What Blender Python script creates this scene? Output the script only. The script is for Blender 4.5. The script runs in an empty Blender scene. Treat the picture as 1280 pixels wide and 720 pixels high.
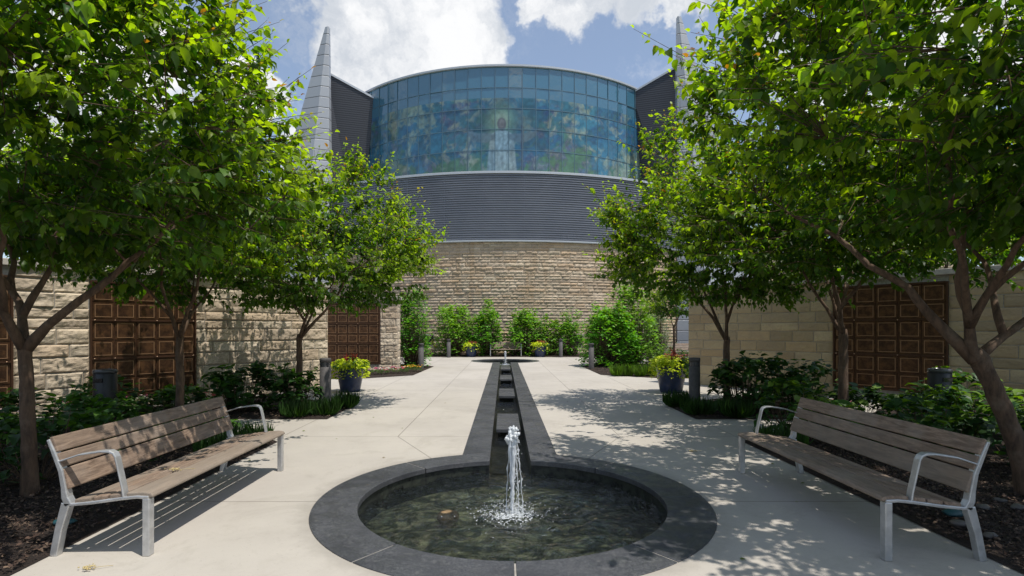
import bpy, bmesh, math, random
import numpy as np
from mathutils import Vector, Matrix, noise
from mathutils.geometry import tessellate_polygon
PI = math.pi
S = bpy.context.scene
C = S.collection
random.seed(7)
rng = np.random.default_rng(7)

# ------------------------------------------------------------------ camera
cam_d = bpy.data.cameras.new('camera'); cam = bpy.data.objects.new('camera', cam_d); C.objects.link(cam)
cam.location = (-0.075, 0, 1.55); cam.rotation_euler = (PI/2, 0, 0)
cam_d.sensor_width = 36; cam_d.lens = 18.98
cam_d.shift_x = 0.0082; cam_d.shift_y = 0.040
cam_d.clip_start = 0.05; cam_d.clip_end = 3000
S.camera = cam

# ------------------------------------------------------------------ sun, sky, exposure
SUN = Vector((0.33, -0.22, 1.0)).normalized()
elev = math.asin(SUN.z); azim = math.atan2(SUN.x, SUN.y)
sd = bpy.data.lights.new('sun', 'SUN'); so = bpy.data.objects.new('sun', sd); C.objects.link(so)
sd.energy = 4.3; sd.angle = math.radians(0.5); sd.color = (1.0, 0.945, 0.86)
so.rotation_euler = (-SUN).to_track_quat('-Z', 'Y').to_euler(); so.location = (10, -8, 40)

S.view_settings.view_transform = 'Standard'; S.view_settings.look = 'None'
S.view_settings.exposure = 0.14; S.view_settings.gamma = 1; S.view_settings.use_curve_mapping = False
try:
    S.cycles.max_bounces = 8; S.cycles.transparent_max_bounces = 12
    S.cycles.sample_clamp_indirect = 6
except Exception: pass

W = bpy.data.worlds.new('World'); S.world = W; W.use_nodes = True
nt = W.node_tree; nt.nodes.clear()
class NT:
    def __init__(s, nt): s.nt = nt
    def n(s, typ, **kw):
        nd = s.nt.nodes.new(typ)
        ins = kw.pop('ins', {})
        for k, v in kw.items(): setattr(nd, k, v)
        for k, v in ins.items():
            sock = nd.inputs[k]
            if isinstance(v, bpy.types.NodeSocket): s.nt.links.new(v, sock)
            else: sock.default_value = v
        return nd
    def m(s, op, a, b=0.0, c=0.0, clamp=False):
        nd = s.n('ShaderNodeMath', operation=op, use_clamp=clamp, ins={0: a, 1: b, 2: c}); return nd.outputs[0]
    def vm(s, op, a, b=(0, 0, 0)):
        nd = s.n('ShaderNodeVectorMath', operation=op, ins={0: a, 1: b}); return nd
    def noise(s, vec, scale, detail=4, rough=0.55, out=0, dist=0.0):
        nd = s.n('ShaderNodeTexNoise', ins={'Vector': vec, 'Scale': scale, 'Detail': detail, 'Roughness': rough, 'Distortion': dist}); return nd.outputs[out]
    def ramp(s, f, a, b, lo=0.0, hi=1.0, smooth=True):
        nd = s.n('ShaderNodeMapRange', interpolation_type='SMOOTHSTEP' if smooth else 'LINEAR',
                 ins={0: f, 1: a, 2: b, 3: lo, 4: hi}); return nd.outputs[0]
    def mix(s, f, a, b, blend='MIX'):
        nd = s.n('ShaderNodeMix', data_type='RGBA', blend_type=blend, ins={0: f, 6: a, 7: b}); return nd.outputs[2]
    def xyz(s, v):
        nd = s.n('ShaderNodeSeparateXYZ', ins={0: v}); return nd.outputs
    def link(s, a, b): s.nt.links.new(a, b)
w = NT(nt)
sky = w.n('ShaderNodeTexSky', sky_type='NISHITA', sun_disc=False, sun_elevation=elev, sun_rotation=azim,
          air_density=1.0, dust_density=0.6, ozone_density=1.6, altitude=200)
tc = w.n('ShaderNodeTexCoord'); D = w.vm('NORMALIZE', tc.outputs['Generated']).outputs[0]
# cumulus clouds: blobs of direction, edges broken up by noise
warp = w.vm('SUBTRACT', w.noise(D, 5.0, 6, 0.62, out=1), (0.5, 0.5, 0.5)).outputs[0]
wd = w.vm('SCALE', warp); wd.inputs['Scale'].default_value = 0.30
DW = w.vm('ADD', D, wd.outputs[0]).outputs[0]
def pdir(px, py): return Vector(((px-629.5)/675, 1, (411-py)/675)).normalized()
blobs = [(485, 25, .12), (550, 45, .13), (615, 72, .085), (455, 75, .085), (420, 5, .06), (565, 95, .11), (500, 110, .11),
         (700, -12, .055), (755, -2, .075), (815, -5, .075), (865, -10, .06), (330, 138, .045), (300, 160, .045), (350, 215, .06),
         (520, -30, .12), (150, 60, .13), (60, 160, .12), (1000, 80, .08), (1150, 150, .14), (1250, 20, .12)]
acc = None
for px, py, r in blobs:
    d = w.vm('DISTANCE', DW, tuple(pdir(px, py))).outputs['Value']
    v = w.ramp(d, r*0.98, r*0.68)
    acc = v if acc is None else w.m('MAXIMUM', acc, v)
x, y, z = w.xyz(D)
zz = w.m('MAXIMUM', z, 0.05)
pl = w.n('ShaderNodeCombineXYZ', ins={0: w.m('DIVIDE', x, zz), 1: w.m('DIVIDE', y, zz), 2: 0.0}).outputs[0]
gen = w.noise(pl, 0.9, 7, 0.6)
front = w.ramp(y, 0.45, 0.1)      # general cloud field everywhere except ahead
genm = w.m('MULTIPLY', w.ramp(gen, 0.50, 0.66), front)
wisp = w.m('MULTIPLY', w.ramp(w.noise(DW, 6.0, 7, 0.65), 0.50, 0.80), 0.5)
mask = w.m('MAXIMUM', w.m('MAXIMUM', acc, genm), wisp)
shade = w.noise(DW, 4.5, 6, 0.6)
ccol = w.mix(w.ramp(shade, 0.38, 0.62), (0.90, 0.905, 0.915, 1), (0.56, 0.60, 0.66, 1))
skyc = w.n('ShaderNodeVectorMath', operation='SCALE', ins={0: sky.outputs[0], 'Scale': 0.14}).outputs[0]
skyc = w.mix(0.20, skyc, (0.60, 0.66, 0.74, 1))
fin = w.mix(mask, skyc, ccol)
bg = w.n('ShaderNodeBackground', ins={'Color': fin, 'Strength': 1.0})
wo = w.n('ShaderNodeOutputWorld', ins={'Surface': bg.outputs[0]})

# ------------------------------------------------------------------ materials
def mat(name, base=(0.5, 0.5, 0.5), rough=0.8, metal=0.0, spec=0.5):
    m = bpy.data.materials.new(name); m.use_nodes = True
    t = NT(m.node_tree); p = m.node_tree.nodes['Principled BSDF']
    p.inputs['Base Color'].default_value = (*base, 1); p.inputs['Roughness'].default_value = rough
    p.inputs['Metallic'].default_value = metal; p.inputs['Specular IOR Level'].default_value = spec
    return m, t, p
def bump(t, p, h, dist=0.01, strength=1.0):
    b = t.n('ShaderNodeBump', ins={'Height': h, 'Distance': dist, 'Strength': strength}); t.link(b.outputs[0], p.inputs['Normal']); return b
def objco(t): return t.n('ShaderNodeTexCoord').outputs['Object']
def vcol(t): return t.n('ShaderNodeAttribute', attribute_name='Col').outputs['Color']

def m_noisy(name, a, b, scale, rough=0.85, metal=0, bs=40, bd=0.004, lo=.35, hi=.65, spec=.5, detail=6):
    m, t, p = mat(name, a, rough, metal, spec); co = objco(t)
    t.link(t.mix(t.ramp(t.noise(co, scale, detail, .6), lo, hi), (*a, 1), (*b, 1)), p.inputs['Base Color'])
    if bd: bump(t, p, t.noise(co, bs, 5, .6), bd)
    return m
M = {}
# concrete paving with tooled joints
m, t, p = mat('concrete_paving', rough=0.85); co = objco(t); X, Y, Z = t.xyz(co)
c1 = t.mix(t.ramp(t.noise(co, 0.45, 6, .65), .35, .68), (0.455, 0.422, 0.375, 1), (0.392, 0.362, 0.325, 1))
c1 = t.mix(t.ramp(t.noise(co, 3.5, 7, .7), .5, .8, 0, .45), c1, (0.33, 0.30, 0.26, 1))
c1 = t.mix(t.ramp(t.noise(co, 160, 2, .5), .55, .75, 0, .3), c1, (0.28, 0.26, 0.23, 1))
c1 = t.mix(t.ramp(t.noise(co, 11, 4, .6, dist=1.5), .68, .76, 0, .25), c1, (0.22, 0.20, 0.17, 1))
ax = t.m('ABSOLUTE', X)
def line(v, at, w0=0.005): return t.ramp(t.m('ABSOLUTE', t.m('SUBTRACT', v, at)), w0, w0*2.2, 1, 0)
far = t.ramp(Y, 7.77, 7.78, smooth=False)
j = t.m('MAXIMUM', line(ax, 3.27), t.m('MULTIPLY', line(ax, 1.6), far))
tr = t.m('ABSOLUTE', t.m('SUBTRACT', t.m('PINGPONG', t.m('ADD', t.m('SUBTRACT', Y, 4.85), 29.3), 1.465), 0.0))
j = t.m('MAXIMUM', j, t.ramp(tr, 0.005, 0.011, 1, 0))
dg = t.m('MULTIPLY', line(t.m('SUBTRACT', ax, t.m('MULTIPLY', t.m('SUBTRACT', Y, 7.78), 0.5)), 1.6), t.m('MULTIPLY', t.ramp(Y, 6.2, 6.21, smooth=False), t.m('SUBTRACT', 1.0, far)))
j = t.m('MAXIMUM', j, dg)
c1 = t.mix(t.ramp(t.noise(co, 1.3, 8, .8, dist=.6), .50, .64, 0, .35), c1, (0.29, 0.265, 0.225, 1))
c1 = t.mix(t.ramp(t.noise(co, 45, 3, .7), .62, .70, 0, .5), c1, (0.22, 0.20, 0.17, 1))
rb = t.vm('DISTANCE', co, (0.0, 4.96, 0.0)).outputs['Value']
wet = t.m('MULTIPLY', t.ramp(t.m('ADD', rb, t.m('MULTIPLY', t.noise(co, 5, 5, .7), .35)), 2.12, 1.9), .55)
c1 = t.mix(wet, c1, (0.24, 0.22, 0.19, 1))
# faint slab-to-slab tone
cell = t.n('ShaderNodeTexWhiteNoise', noise_dimensions='2D', ins={'Vector': t.n('ShaderNodeCombineXYZ', ins={0: t.m('FLOOR', t.m('DIVIDE', t.m('ADD', X, 0.0), 1.6)), 1: t.m('FLOOR', t.m('DIVIDE', t.m('SUBTRACT', Y, 4.85), 2.93)), 2: 0.0}).outputs[0]}).outputs[0]
c1 = t.mix(t.ramp(cell, 0, 1, 0, .26, smooth=False), c1, (0.33, 0.30, 0.25, 1))
c1 = t.mix(t.m('MULTIPLY', j, .5), c1, (0.13, 0.115, 0.095, 1)); t.link(c1, p.inputs['Base Color'])
br = t.vm('MULTIPLY', co, (5.0, 160.0, 1.0)).outputs[0]
hh = t.m('ADD', t.m('MULTIPLY', t.noise(br, 1, 3, .5), .2), t.m('SUBTRACT', t.m('MULTIPLY', t.noise(co, 60, 4, .6), .3), t.m('MULTIPLY', j, 1.6)))
bump(t, p, hh, .004, .7); M['pave'] = m

# dark granite
m, t, p = mat('dark_granite', rough=0.42); co = objco(t)
c1 = t.mix(t.ramp(t.noise(co, 190, 3, .7), .42, .62), (0.034, 0.036, 0.042, 1), (0.092, 0.095, 0.103, 1))
c1 = t.mix(t.ramp(t.noise(co, 70, 4, .8), .5, .72, 0, .8), c1, (0.17, 0.172, 0.18, 1))
c1 = t.mix(t.ramp(t.noise(co, 2.2, 5, .7), .42, .72, 0, .55), c1, (0.035, 0.035, 0.04, 1))
c1 = t.mix(t.ramp(t.noise(co, 9, 6, .75), .52, .70, 0, .38), c1, (0.20, 0.198, 0.195, 1)); c1 = t.mix(t.ramp(t.noise(co, 1.1, 3, .5), .42, .62, 0, .45), c1, (0.026, 0.028, 0.034, 1)); t.link(c1, p.inputs['Base Color'])
t.link(t.ramp(t.noise(co, 7, 5, .6), .35, .7, .3, .62), p.inputs['Roughness'])
bump(t, p, t.noise(co, 200, 3, .6), .0015); M['granite'] = m
M['granite_black'] = m_noisy('wet_black_granite', (.014, .015, .016), (.035, .04, .032), 12, .22, bs=60, bd=.002)
M['mortar'] = m_noisy('mortar', (.36, .34, .31), (.27, .25, .22), 20, .9)
M['algae_stone'] = m_noisy('algae_stone', (.045, .047, .03), (.10, .095, .06), 6, .5, bs=30, bd=.004)
# basin floor: river pebbles, with refracted-light swirls painted into the colour
m, t, p = mat('basin_floor', rough=.6); co = objco(t)
vn = t.n('ShaderNodeTexVoronoi', ins={'Vector': co, 'Scale': 6.0})
c1 = t.mix(t.ramp(t.noise(co, 2.0, 5, .65, dist=4.5), .42, .60), (.09, .115, .07, 1), (.58, .60, .38, 1))
c1 = t.mix(t.ramp(vn.outputs[0], .25, .6, 0, .5), c1, (.03, .035, .03, 1)); t.link(c1, p.inputs['Base Color']); M['floor'] = m
# water: fresnel reflection over tinted clear body
m = bpy.data.materials.new('water'); m.use_nodes = True; t = NT(m.node_tree); m.node_tree.nodes.clear()
co = objco(t)
h1 = t.noise(co, 6, 4, .55, dist=2.2); h2 = t.noise(co, 19, 4, .55, dist=1.8)
b = t.n('ShaderNodeBump', ins={'Height': t.m('ADD', h1, t.m('MULTIPLY', h2, .5)), 'Distance': .10, 'Strength': 1.0})
fr = t.n('ShaderNodeFresnel', ins={'IOR': 1.75, 'Normal': b.outputs[0]})
tb = t.n('ShaderNodeBsdfTransparent', ins={'Color': (.80, .83, .78, 1)})
gb = t.n('ShaderNodeBsdfGlossy', ins={'Roughness': .03, 'Normal': b.outputs[0]})
mx = t.n('ShaderNodeMixShader', ins={0: t.m('MULTIPLY', fr.outputs[0], 1.5, clamp=True), 1: tb.outputs[0], 2: gb.outputs[0]})
t.n('ShaderNodeOutputMaterial', ins={'Surface': mx.outputs[0]}); M['water'] = m
# foam / splashing water
m, t, p = mat('white_water', (.90, .93, .96), .18); p.inputs['Transmission Weight'].default_value = .22; p.inputs['IOR'].default_value = 1.33; M['foam'] = m
p.inputs['Alpha'].default_value = .72
# wall stone, tinted per block
def stone(name, k=1.0, bd=.012, tint=(1, 1, 1), streak=False):
    m, t, p = mat(name, rough=.92); co = objco(t)
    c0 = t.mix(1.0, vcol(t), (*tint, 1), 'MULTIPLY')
    c1 = t.mix(t.ramp(t.noise(co, 2.0*k, 6, .7), .38, .7, 0, .55), c0, (.30, .235, .165, 1))
    if streak:
        c1 = t.mix(t.ramp(t.noise(t.vm('MULTIPLY', co, (1.0, 1.0, .10)).outputs[0], 1.3, 5, .65), .50, .70, 0, .6), c1, (.36, .245, .14, 1))
        c1 = t.mix(t.ramp(t.noise(t.vm('MULTIPLY', co, (3.0, 3.0, .25)).outputs[0], 1.3, 5, .65), .55, .72, 0, .4), c1, (.24, .215, .185, 1))
    c1 = t.mix(t.ramp(t.noise(co, 22*k, 5, .7), .5, .78, 0, .5), c1, (.17, .14, .105, 1)); t.link(c1, p.inputs['Base Color'])
    bump(t, p, t.noise(co, 26*k, 6, .65), bd); return m
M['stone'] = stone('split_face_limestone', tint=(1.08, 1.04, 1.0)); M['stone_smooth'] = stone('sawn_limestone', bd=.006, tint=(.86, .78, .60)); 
M['stone_far'] = stone('coursed_limestone', .6, .03, (1.06, .98, .88), True)
M['coping'] = m_noisy('limestone_trim', (.45, .41, .35), (.36, .32, .27), 5, .85)
# bronze
m, t, p = mat('bronze_plate', rough=.42, metal=.65); co = t.vm('ADD', objco(t), t.vm('SCALE', t.n('ShaderNodeCombineXYZ', ins={0: t.n('ShaderNodeObjectInfo').outputs['Random']}).outputs[0]).outputs[0]).outputs[0]
t.link(t.mix(t.ramp(t.noise(co, 7, 6, .7), .35, .7), (.055, .028, .016, 1), (.16, .078, .036, 1)), p.inputs['Base Color'])
bump(t, p, t.noise(co, 90, 3, .6), .002); M['bronze'] = m
m, t, p = mat('bronze_edge', (.33, .19, .105), .45, .5); M['bronze_edge'] = m
m, t, p = mat('bronze_frame', (.075, .035, .018), .5, .5); M['bronze_frame'] = m
m, t, p = mat('bronze_rosette', (.6, .4, .26), .35, .8); M['rosette'] = m
# building metals
m, t, p = mat('ribbed_metal', (.105, .112, .138), .42, .35); co = objco(t)
t.link(t.mix(t.ramp(t.noise(co, .6, 4, .6), .3, .7), (.215, .225, .265, 1), (.25, .26, .30, 1)), p.inputs['Base Color']); M['louvre'] = m
m, t, p = mat('wing_metal', (.05, .052, .062), .5, .3); co = objco(t); X, Y, Z = t.xyz(co)
wv = t.m('PINGPONG', Z, .075); t.link(t.mix(t.ramp(wv, .015, .05), (.028, .03, .037, 1), (.062, .065, .078, 1)), p.inputs['Base Color'])
bump(t, p, wv, .05); M['wing'] = m
m, t, p = mat('light_trim', (.5, .52, .55), .4, .3); M['trim'] = m
m, t, p = mat('spire_panel', rough=.45, metal=.15); co = objco(t); X, Y, Z = t.xyz(co)
ln = t.ramp(t.m('PINGPONG', Z, .36), .014, .04, 1, 0)
pn = t.n('ShaderNodeTexWhiteNoise', noise_dimensions='1D', ins={'W': t.m('FLOOR', t.m('DIVIDE', Z, .72))}).outputs[0]
c1 = t.mix(pn, (.36, .375, .41, 1), (.43, .445, .475, 1)); c1 = t.mix(ln, c1, (.16, .17, .19, 1)); t.link(c1, p.inputs['Base Color']); bump(t, p, t.m('SUBTRACT', 1.0, ln), .03); M['spire'] = m
m, t, p = mat('mullion', (.14, .22, .26), .35, .5); M['mullion'] = m
m, t, p = mat('clear_blue_glass', (.055, .165, .25), .03, .0, .8); p.inputs['IOR'].default_value = 1.75; co = objco(t)
bump(t, p, t.noise(co, .8, 3, .5), .03); M['glass'] = m
m, t, p = mat('art_glass', rough=.06, spec=.8); p.inputs['IOR'].default_value = 1.42; t.link(vcol(t), p.inputs['Base Color']); co = objco(t)
bump(t, p, t.noise(co, .9, 3, .5), .03); M['artglass'] = m
m, t, p = mat('dark_window', (.012, .014, .017), .08); M['window'] = m
m, t, p = mat('roof', (.2, .2, .21), .8); M['roof'] = m
# bench
m, t, p = mat('weathered_teak', rough=.72); co = objco(t)
st = t.vm('MULTIPLY', co, (9., 1.1, 9.)).outputs[0]; g = t.noise(st, 4, 7, .65, dist=.8)
c1 = t.mix(t.ramp(g, .32, .68), (.31, .218, .155, 1), (.135, .088, .06, 1))
c1 = t.mix(t.ramp(t.noise(t.vm('MULTIPLY', co, (30., 1.6, 30.)).outputs[0], 7, 4, .7), .5, .72, 0, .6), c1, (.09, .062, .045, 1))
c1 = t.mix(t.ramp(t.noise(co, 2.5, 4, .6), .4, .75, 0, .45), c1, (.33, .29, .25, 1))
rn = t.n('ShaderNodeObjectInfo').outputs['Random']
c1 = t.mix(t.ramp(rn, 0, 1, 0, .5, smooth=False), c1, (.17, .135, .105, 1)); c1 = t.mix(t.ramp(rn, .5, 1, 0, .3), c1, (.30, .26, .21, 1))
t.link(c1, p.inputs['Base Color']); bump(t, p, g, .004); M['teak'] = m
M['alu'] = m_noisy('cast_aluminium', (.55, .55, .55), (.43, .43, .43), 14, .38, .55, bs=120, bd=.001)
# plants
def leafmat(name, rough=.45, trans=.54, spec=.4):
    m = bpy.data.materials.new(name); m.use_nodes = True; t = NT(m.node_tree)
    p = m.node_tree.nodes['Principled BSDF']; out = m.node_tree.nodes['Material Output']
    c = vcol(t); t.link(c, p.inputs['Base Color']); p.inputs['Roughness'].default_value = rough; p.inputs['Specular IOR Level'].default_value = spec
    tl = t.n('ShaderNodeBsdfTranslucent', ins={'Color': t.mix(1.0, c, (2.15, 2.3, .32, 1), 'MULTIPLY')})
    mx = t.n('ShaderNodeMixShader', ins={0: trans, 1: p.outputs[0], 2: tl.outputs[0]}); t.link(mx.outputs[0], out.inputs['Surface']); return m
M['leaf'] = leafmat('tree_leaf'); M['shrub'] = leafmat('shrub_leaf', .5, .3); M['petal'] = leafmat('petal', .6, .2, .2)
m, t, p = mat('bark', rough=.9); co = objco(t)
st = t.vm('MULTIPLY', co, (1., 1., .25)).outputs[0]
c1 = t.mix(t.ramp(t.noise(st, 22, 6, .7), .35, .7), (.135, .082, .05, 1), (.055, .034, .022, 1))
c1 = t.mix(t.ramp(t.noise(co, 5, 4, .6), .5, .7, 0, .5), c1, (.19, .14, .10, 1)); t.link(c1, p.inputs['Base Color']); bump(t, p, t.noise(st, 30, 6, .7), .012); M['bark'] = m
m, t, p = mat('mulch', rough=.95); co = objco(t)
vn = t.n('ShaderNodeTexVoronoi', ins={'Vector': t.vm('ADD', co, t.vm('SCALE', t.noise(co, 8, 3, .6, out=1)).outputs[0]).outputs[0], 'Scale': 38.0})
c1 = t.mix(t.xyz(vn.outputs['Color'])[0], (.022, .014, .010, 1), (.095, .058, .040, 1)); t.link(c1, p.inputs['Base Color'])
bump(t, p, t.m('ADD', t.m('MULTIPLY', vn.outputs[0], 1.2), t.noise(co, 12, 4, .6)), .03); M['mulch'] = m
M['ground'] = m_noisy('lawn_ground', (.045, .075, .022), (.075, .10, .035), 3, .95, bs=60, bd=.02)
M['bollard'] = m_noisy('bollard_concrete', (.085, .078, .077), (.06, .056, .056), 12, .7, bs=70, bd=.002)
m, t, p = mat('black_metal', (.025, .026, .03), .4, .3); M['black'] = m
m, t, p = mat('lens', (.07, .07, .075), .2); M['lens'] = m
M['pot'] = m_noisy('glazed_blue_pot', (.012, .022, .06), (.02, .035, .09), 8, .28, bs=20, bd=.002)
m, t, p = mat('bark_chip', rough=.95); t.link(vcol(t), p.inputs['Base Color']); M['chip'] = m
M['soil'] = m_noisy('soil', (.03, .02, .014), (.05, .035, .025), 30, .95, bs=40, bd=.02)
M['pebble'] = m_noisy('river_pebble', (.13, .115, .10), (.07, .062, .058), 4, .6)
M['teal'] = m_noisy('teal_stone', (.015, .09, .10), (.02, .06, .075), 6, .5)
M['cobble'] = m_noisy('tan_cobble', (.26, .17, .08), (.16, .11, .06), 9, .5)
m, t, p = mat('dry_seed', (.45, .36, .17), .8); M['seed'] = m

# ------------------------------------------------------------------ object helpers
def link_mesh(name, me, m, parent=None):
    o = bpy.data.objects.new(name, me); C.objects.link(o)
    if m is not None: me.materials.append(M[m] if isinstance(m, str) else m)
    if parent is not None: o.parent = parent
    return o
def tag(o, label=None, cat=None, group=None, kind=None):
    if label: o['label'] = label
    if cat: o['category'] = cat
    if group: o['group'] = group
    if kind: o['kind'] = kind
    return o
def empty(name, loc, rz=0, label=None, cat=None, group=None):
    o = bpy.data.objects.new(name, None); C.objects.link(o); o.location = loc; o.rotation_euler = (0, 0, rz)
    o.empty_display_size = .2; return tag(o, label, cat, group)
class MB:
    def __init__(s): s.v = []; s.f = []; s.c = []; s.sm = []
    def add(s, vs, fs, col=None, smooth=False):
        k = len(s.v); s.v += [tuple(q) for q in vs]; s.f += [tuple(i+k for i in f) for f in fs]
        s.c += [col]*len(vs); s.sm += [smooth]*len(fs)
    def box(s, x0, x1, y0, y1, z0, z1, col=None, mtx=None):
        vs = [Vector((x, y, z)) for z in (z0, z1) for y in (y0, y1) for x in (x0, x1)]
        if mtx is not None: vs = [mtx @ q for q in vs]
        s.add(vs, [(0, 2, 3, 1), (4, 5, 7, 6), (0, 1, 5, 4), (2, 6, 7, 3), (0, 4, 6, 2), (1, 3, 7, 5)], col)
    def prism(s, pts, axis, a, b, col=None):
        """polygon pts (2D) extruded along axis ('y': pts are x,z ; 'z': pts are x,y)"""
        n = len(pts)
        mk = (lambda q, t: (q[0], t, q[1])) if axis == 'y' else (lambda q, t: (q[0], q[1], t))
        vs = [mk(q, a) for q in pts] + [mk(q, b) for q in pts]
        s.add(vs, [tuple(range(n)), tuple(range(2*n-1, n-1, -1))] + [(i, i+n, (i+1) % n+n, (i+1) % n) for i in range(n)], col)
    def tube(s, pts, rad, n=8, col=None, caps=True):
        pts = [Vector(q) for q in pts]; k = len(pts); vs = []; ref = None
        for i, q in enumerate(pts):
            d = (pts[min(i+1, k-1)]-pts[max(i-1, 0)]).normalized()
            if ref is None: ref = d.orthogonal().normalized()
            u = (ref-d*ref.dot(d)); u = u.normalized() if u.length > 1e-5 else d.orthogonal().normalized(); ref = u; w2 = d.cross(u)
            r = rad[i] if hasattr(rad, '__len__') else rad
            gn = (lambda j: 1+.16*noise.noise(Vector((math.cos(2*PI*j/n)*1.6+r*40, math.sin(2*PI*j/n)*1.6, i*.55)))) if n >= 9 and r > .012 else (lambda j: 1)
            vs += [q+(u*math.cos(2*PI*j/n)+w2*math.sin(2*PI*j/n))*r*gn(j) for j in range(n)]
        fs = [(i*n+j, i*n+(j+1) % n, (i+1)*n+(j+1) % n, (i+1)*n+j) for i in range(k-1) for j in range(n)]
        if caps: fs += [tuple(range(n-1, -1, -1)), tuple(range((k-1)*n, k*n))]
        s.add(vs, fs, col, True)
    def lathe(s, prof, n=32, cx=0, cy=0, col=None, smooth=True):
        vs = [(cx+r*math.cos(2*PI*j/n), cy+r*math.sin(2*PI*j/n), z) for r, z in prof for j in range(n)]
        s.add(vs, [(i*n+j, i*n+(j+1) % n, (i+1)*n+(j+1) % n, (i+1)*n+j) for i in range(len(prof)-1) for j in range(n)], col, smooth)
    def blob(s, c, r, sc=(1, 1, 1), amp=.2, seed=0, sub=1, col=None):
        bm = bmesh.new(); bmesh.ops.create_icosphere(bm, subdivisions=sub, radius=1)
        vs = []
        for q in bm.verts:
            k = 1+amp*noise.noise(q.co*1.3+Vector((seed*3.1, seed*1.7, seed)))
            vs.append(Vector((q.co.x*sc[0], q.co.y*sc[1], q.co.z*sc[2]))*r*k+Vector(c))
        fs = [tuple(v.index for v in f.verts) for f in bm.faces]; bm.free(); s.add(vs, fs, col, True)
    def build(s, name, m, parent=None, bevel=0):
        me = bpy.data.meshes.new(name); me.from_pydata(s.v, [], s.f)
        if any(c is not None for c in s.c):
            a = me.color_attributes.new('Col', 'FLOAT_COLOR', 'POINT')
            a.data.foreach_set('color', np.array([(*(c or (.5, .5, .5)), 1) for c in s.c], dtype=np.float32).ravel())
        me.polygons.foreach_set('use_smooth', s.sm)
        me.validate(); me.update()
        o = link_mesh(name, me, m, parent)
        if bevel:
            b = o.modifiers.new('bevel', 'BEVEL'); b.width = bevel; b.segments = 2; b.limit_method = 'ANGLE'; b.angle_limit = .7
        return o
def copy_tree(o, parent=None):
    c = o.copy(); C.objects.link(c); c.parent = parent
    for ch in [q for q in bpy.data.objects if q.parent == o and q is not c]: copy_tree(ch, c)
    return c

# leaves ------------------------------------------------------------
LT = np.array((.84, 1, 1))*np.array([(0, 0, 0), (-.27, .03, .03), (-.42, .26, .06), (-.34, .58, .05), (0, 1, -.20), (.34, .58, .05), (.42, .26, .06), (.27, .03, .03), (0, .27, -.02), (0, .62, -.04)], dtype=np.float64)
LF = [(0, 8, 2, 1), (8, 9, 3, 2), (9, 4, 3), (0, 7, 6, 8), (8, 6, 5, 9), (9, 5, 4)]
NV = len(LT)
def nrm(a): return a/np.maximum(np.linalg.norm(a, axis=1, keepdims=True), 1e-9)
def leaves(P, Dv, Nv, size, col, wid=1.0, name='crown', m='leaf', parent=None):
    P = np.asarray(P); n = len(P); Dv = nrm(np.asarray(Dv)); Sv = nrm(np.cross(Dv, Nv)); Nn = np.cross(Sv, Dv)
    s = np.asarray(size).reshape(n, 1, 1)
    wv = (rng.uniform(.8, 1.15, (n, 1, 1))*wid)
    V = P[:, None, :]+s*(LT[None, :, 0:1]*wv*Sv[:, None, :]+LT[None, :, 1:2]*Dv[:, None, :]+LT[None, :, 2:3]*Nn[:, None, :]*rng.uniform(.2, 2.2, (n, 1, 1)))
    V = V.reshape(-1, 3)
    loops = np.array([i for f in LF for i in f]); off = np.arange(n)[:, None]*NV
    L = (loops[None, :]+off).ravel()
    st = np.cumsum([0]+[len(f) for f in LF])[:-1]; ST = (st[None, :]+np.arange(n)[:, None]*len(loops)).ravel()
    me = bpy.data.meshes.new(name); me.vertices.add(len(V)); me.vertices.foreach_set('co', V.astype(np.float32).ravel())
    me.loops.add(len(L)); me.loops.foreach_set('vertex_index', L.astype(np.int32))
    me.polygons.add(len(ST)); me.polygons.foreach_set('loop_start', ST.astype(np.int32))
    me.update(calc_edges=True)
    a = me.color_attributes.new('Col', 'FLOAT_COLOR', 'POINT')
    cc = np.ones((n, NV, 4), dtype=np.float32); cc[:, :, :3] = np.asarray(col)[:, None, :]
    a.data.foreach_set('color', cc.ravel())
    return link_mesh(name, me, m, parent)

def bez(a, b, c, n):
    return [a*(1-t)**2+b*2*t*(1-t)+c*t*t for t in [i/n for i in range(n+1)]]

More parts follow.
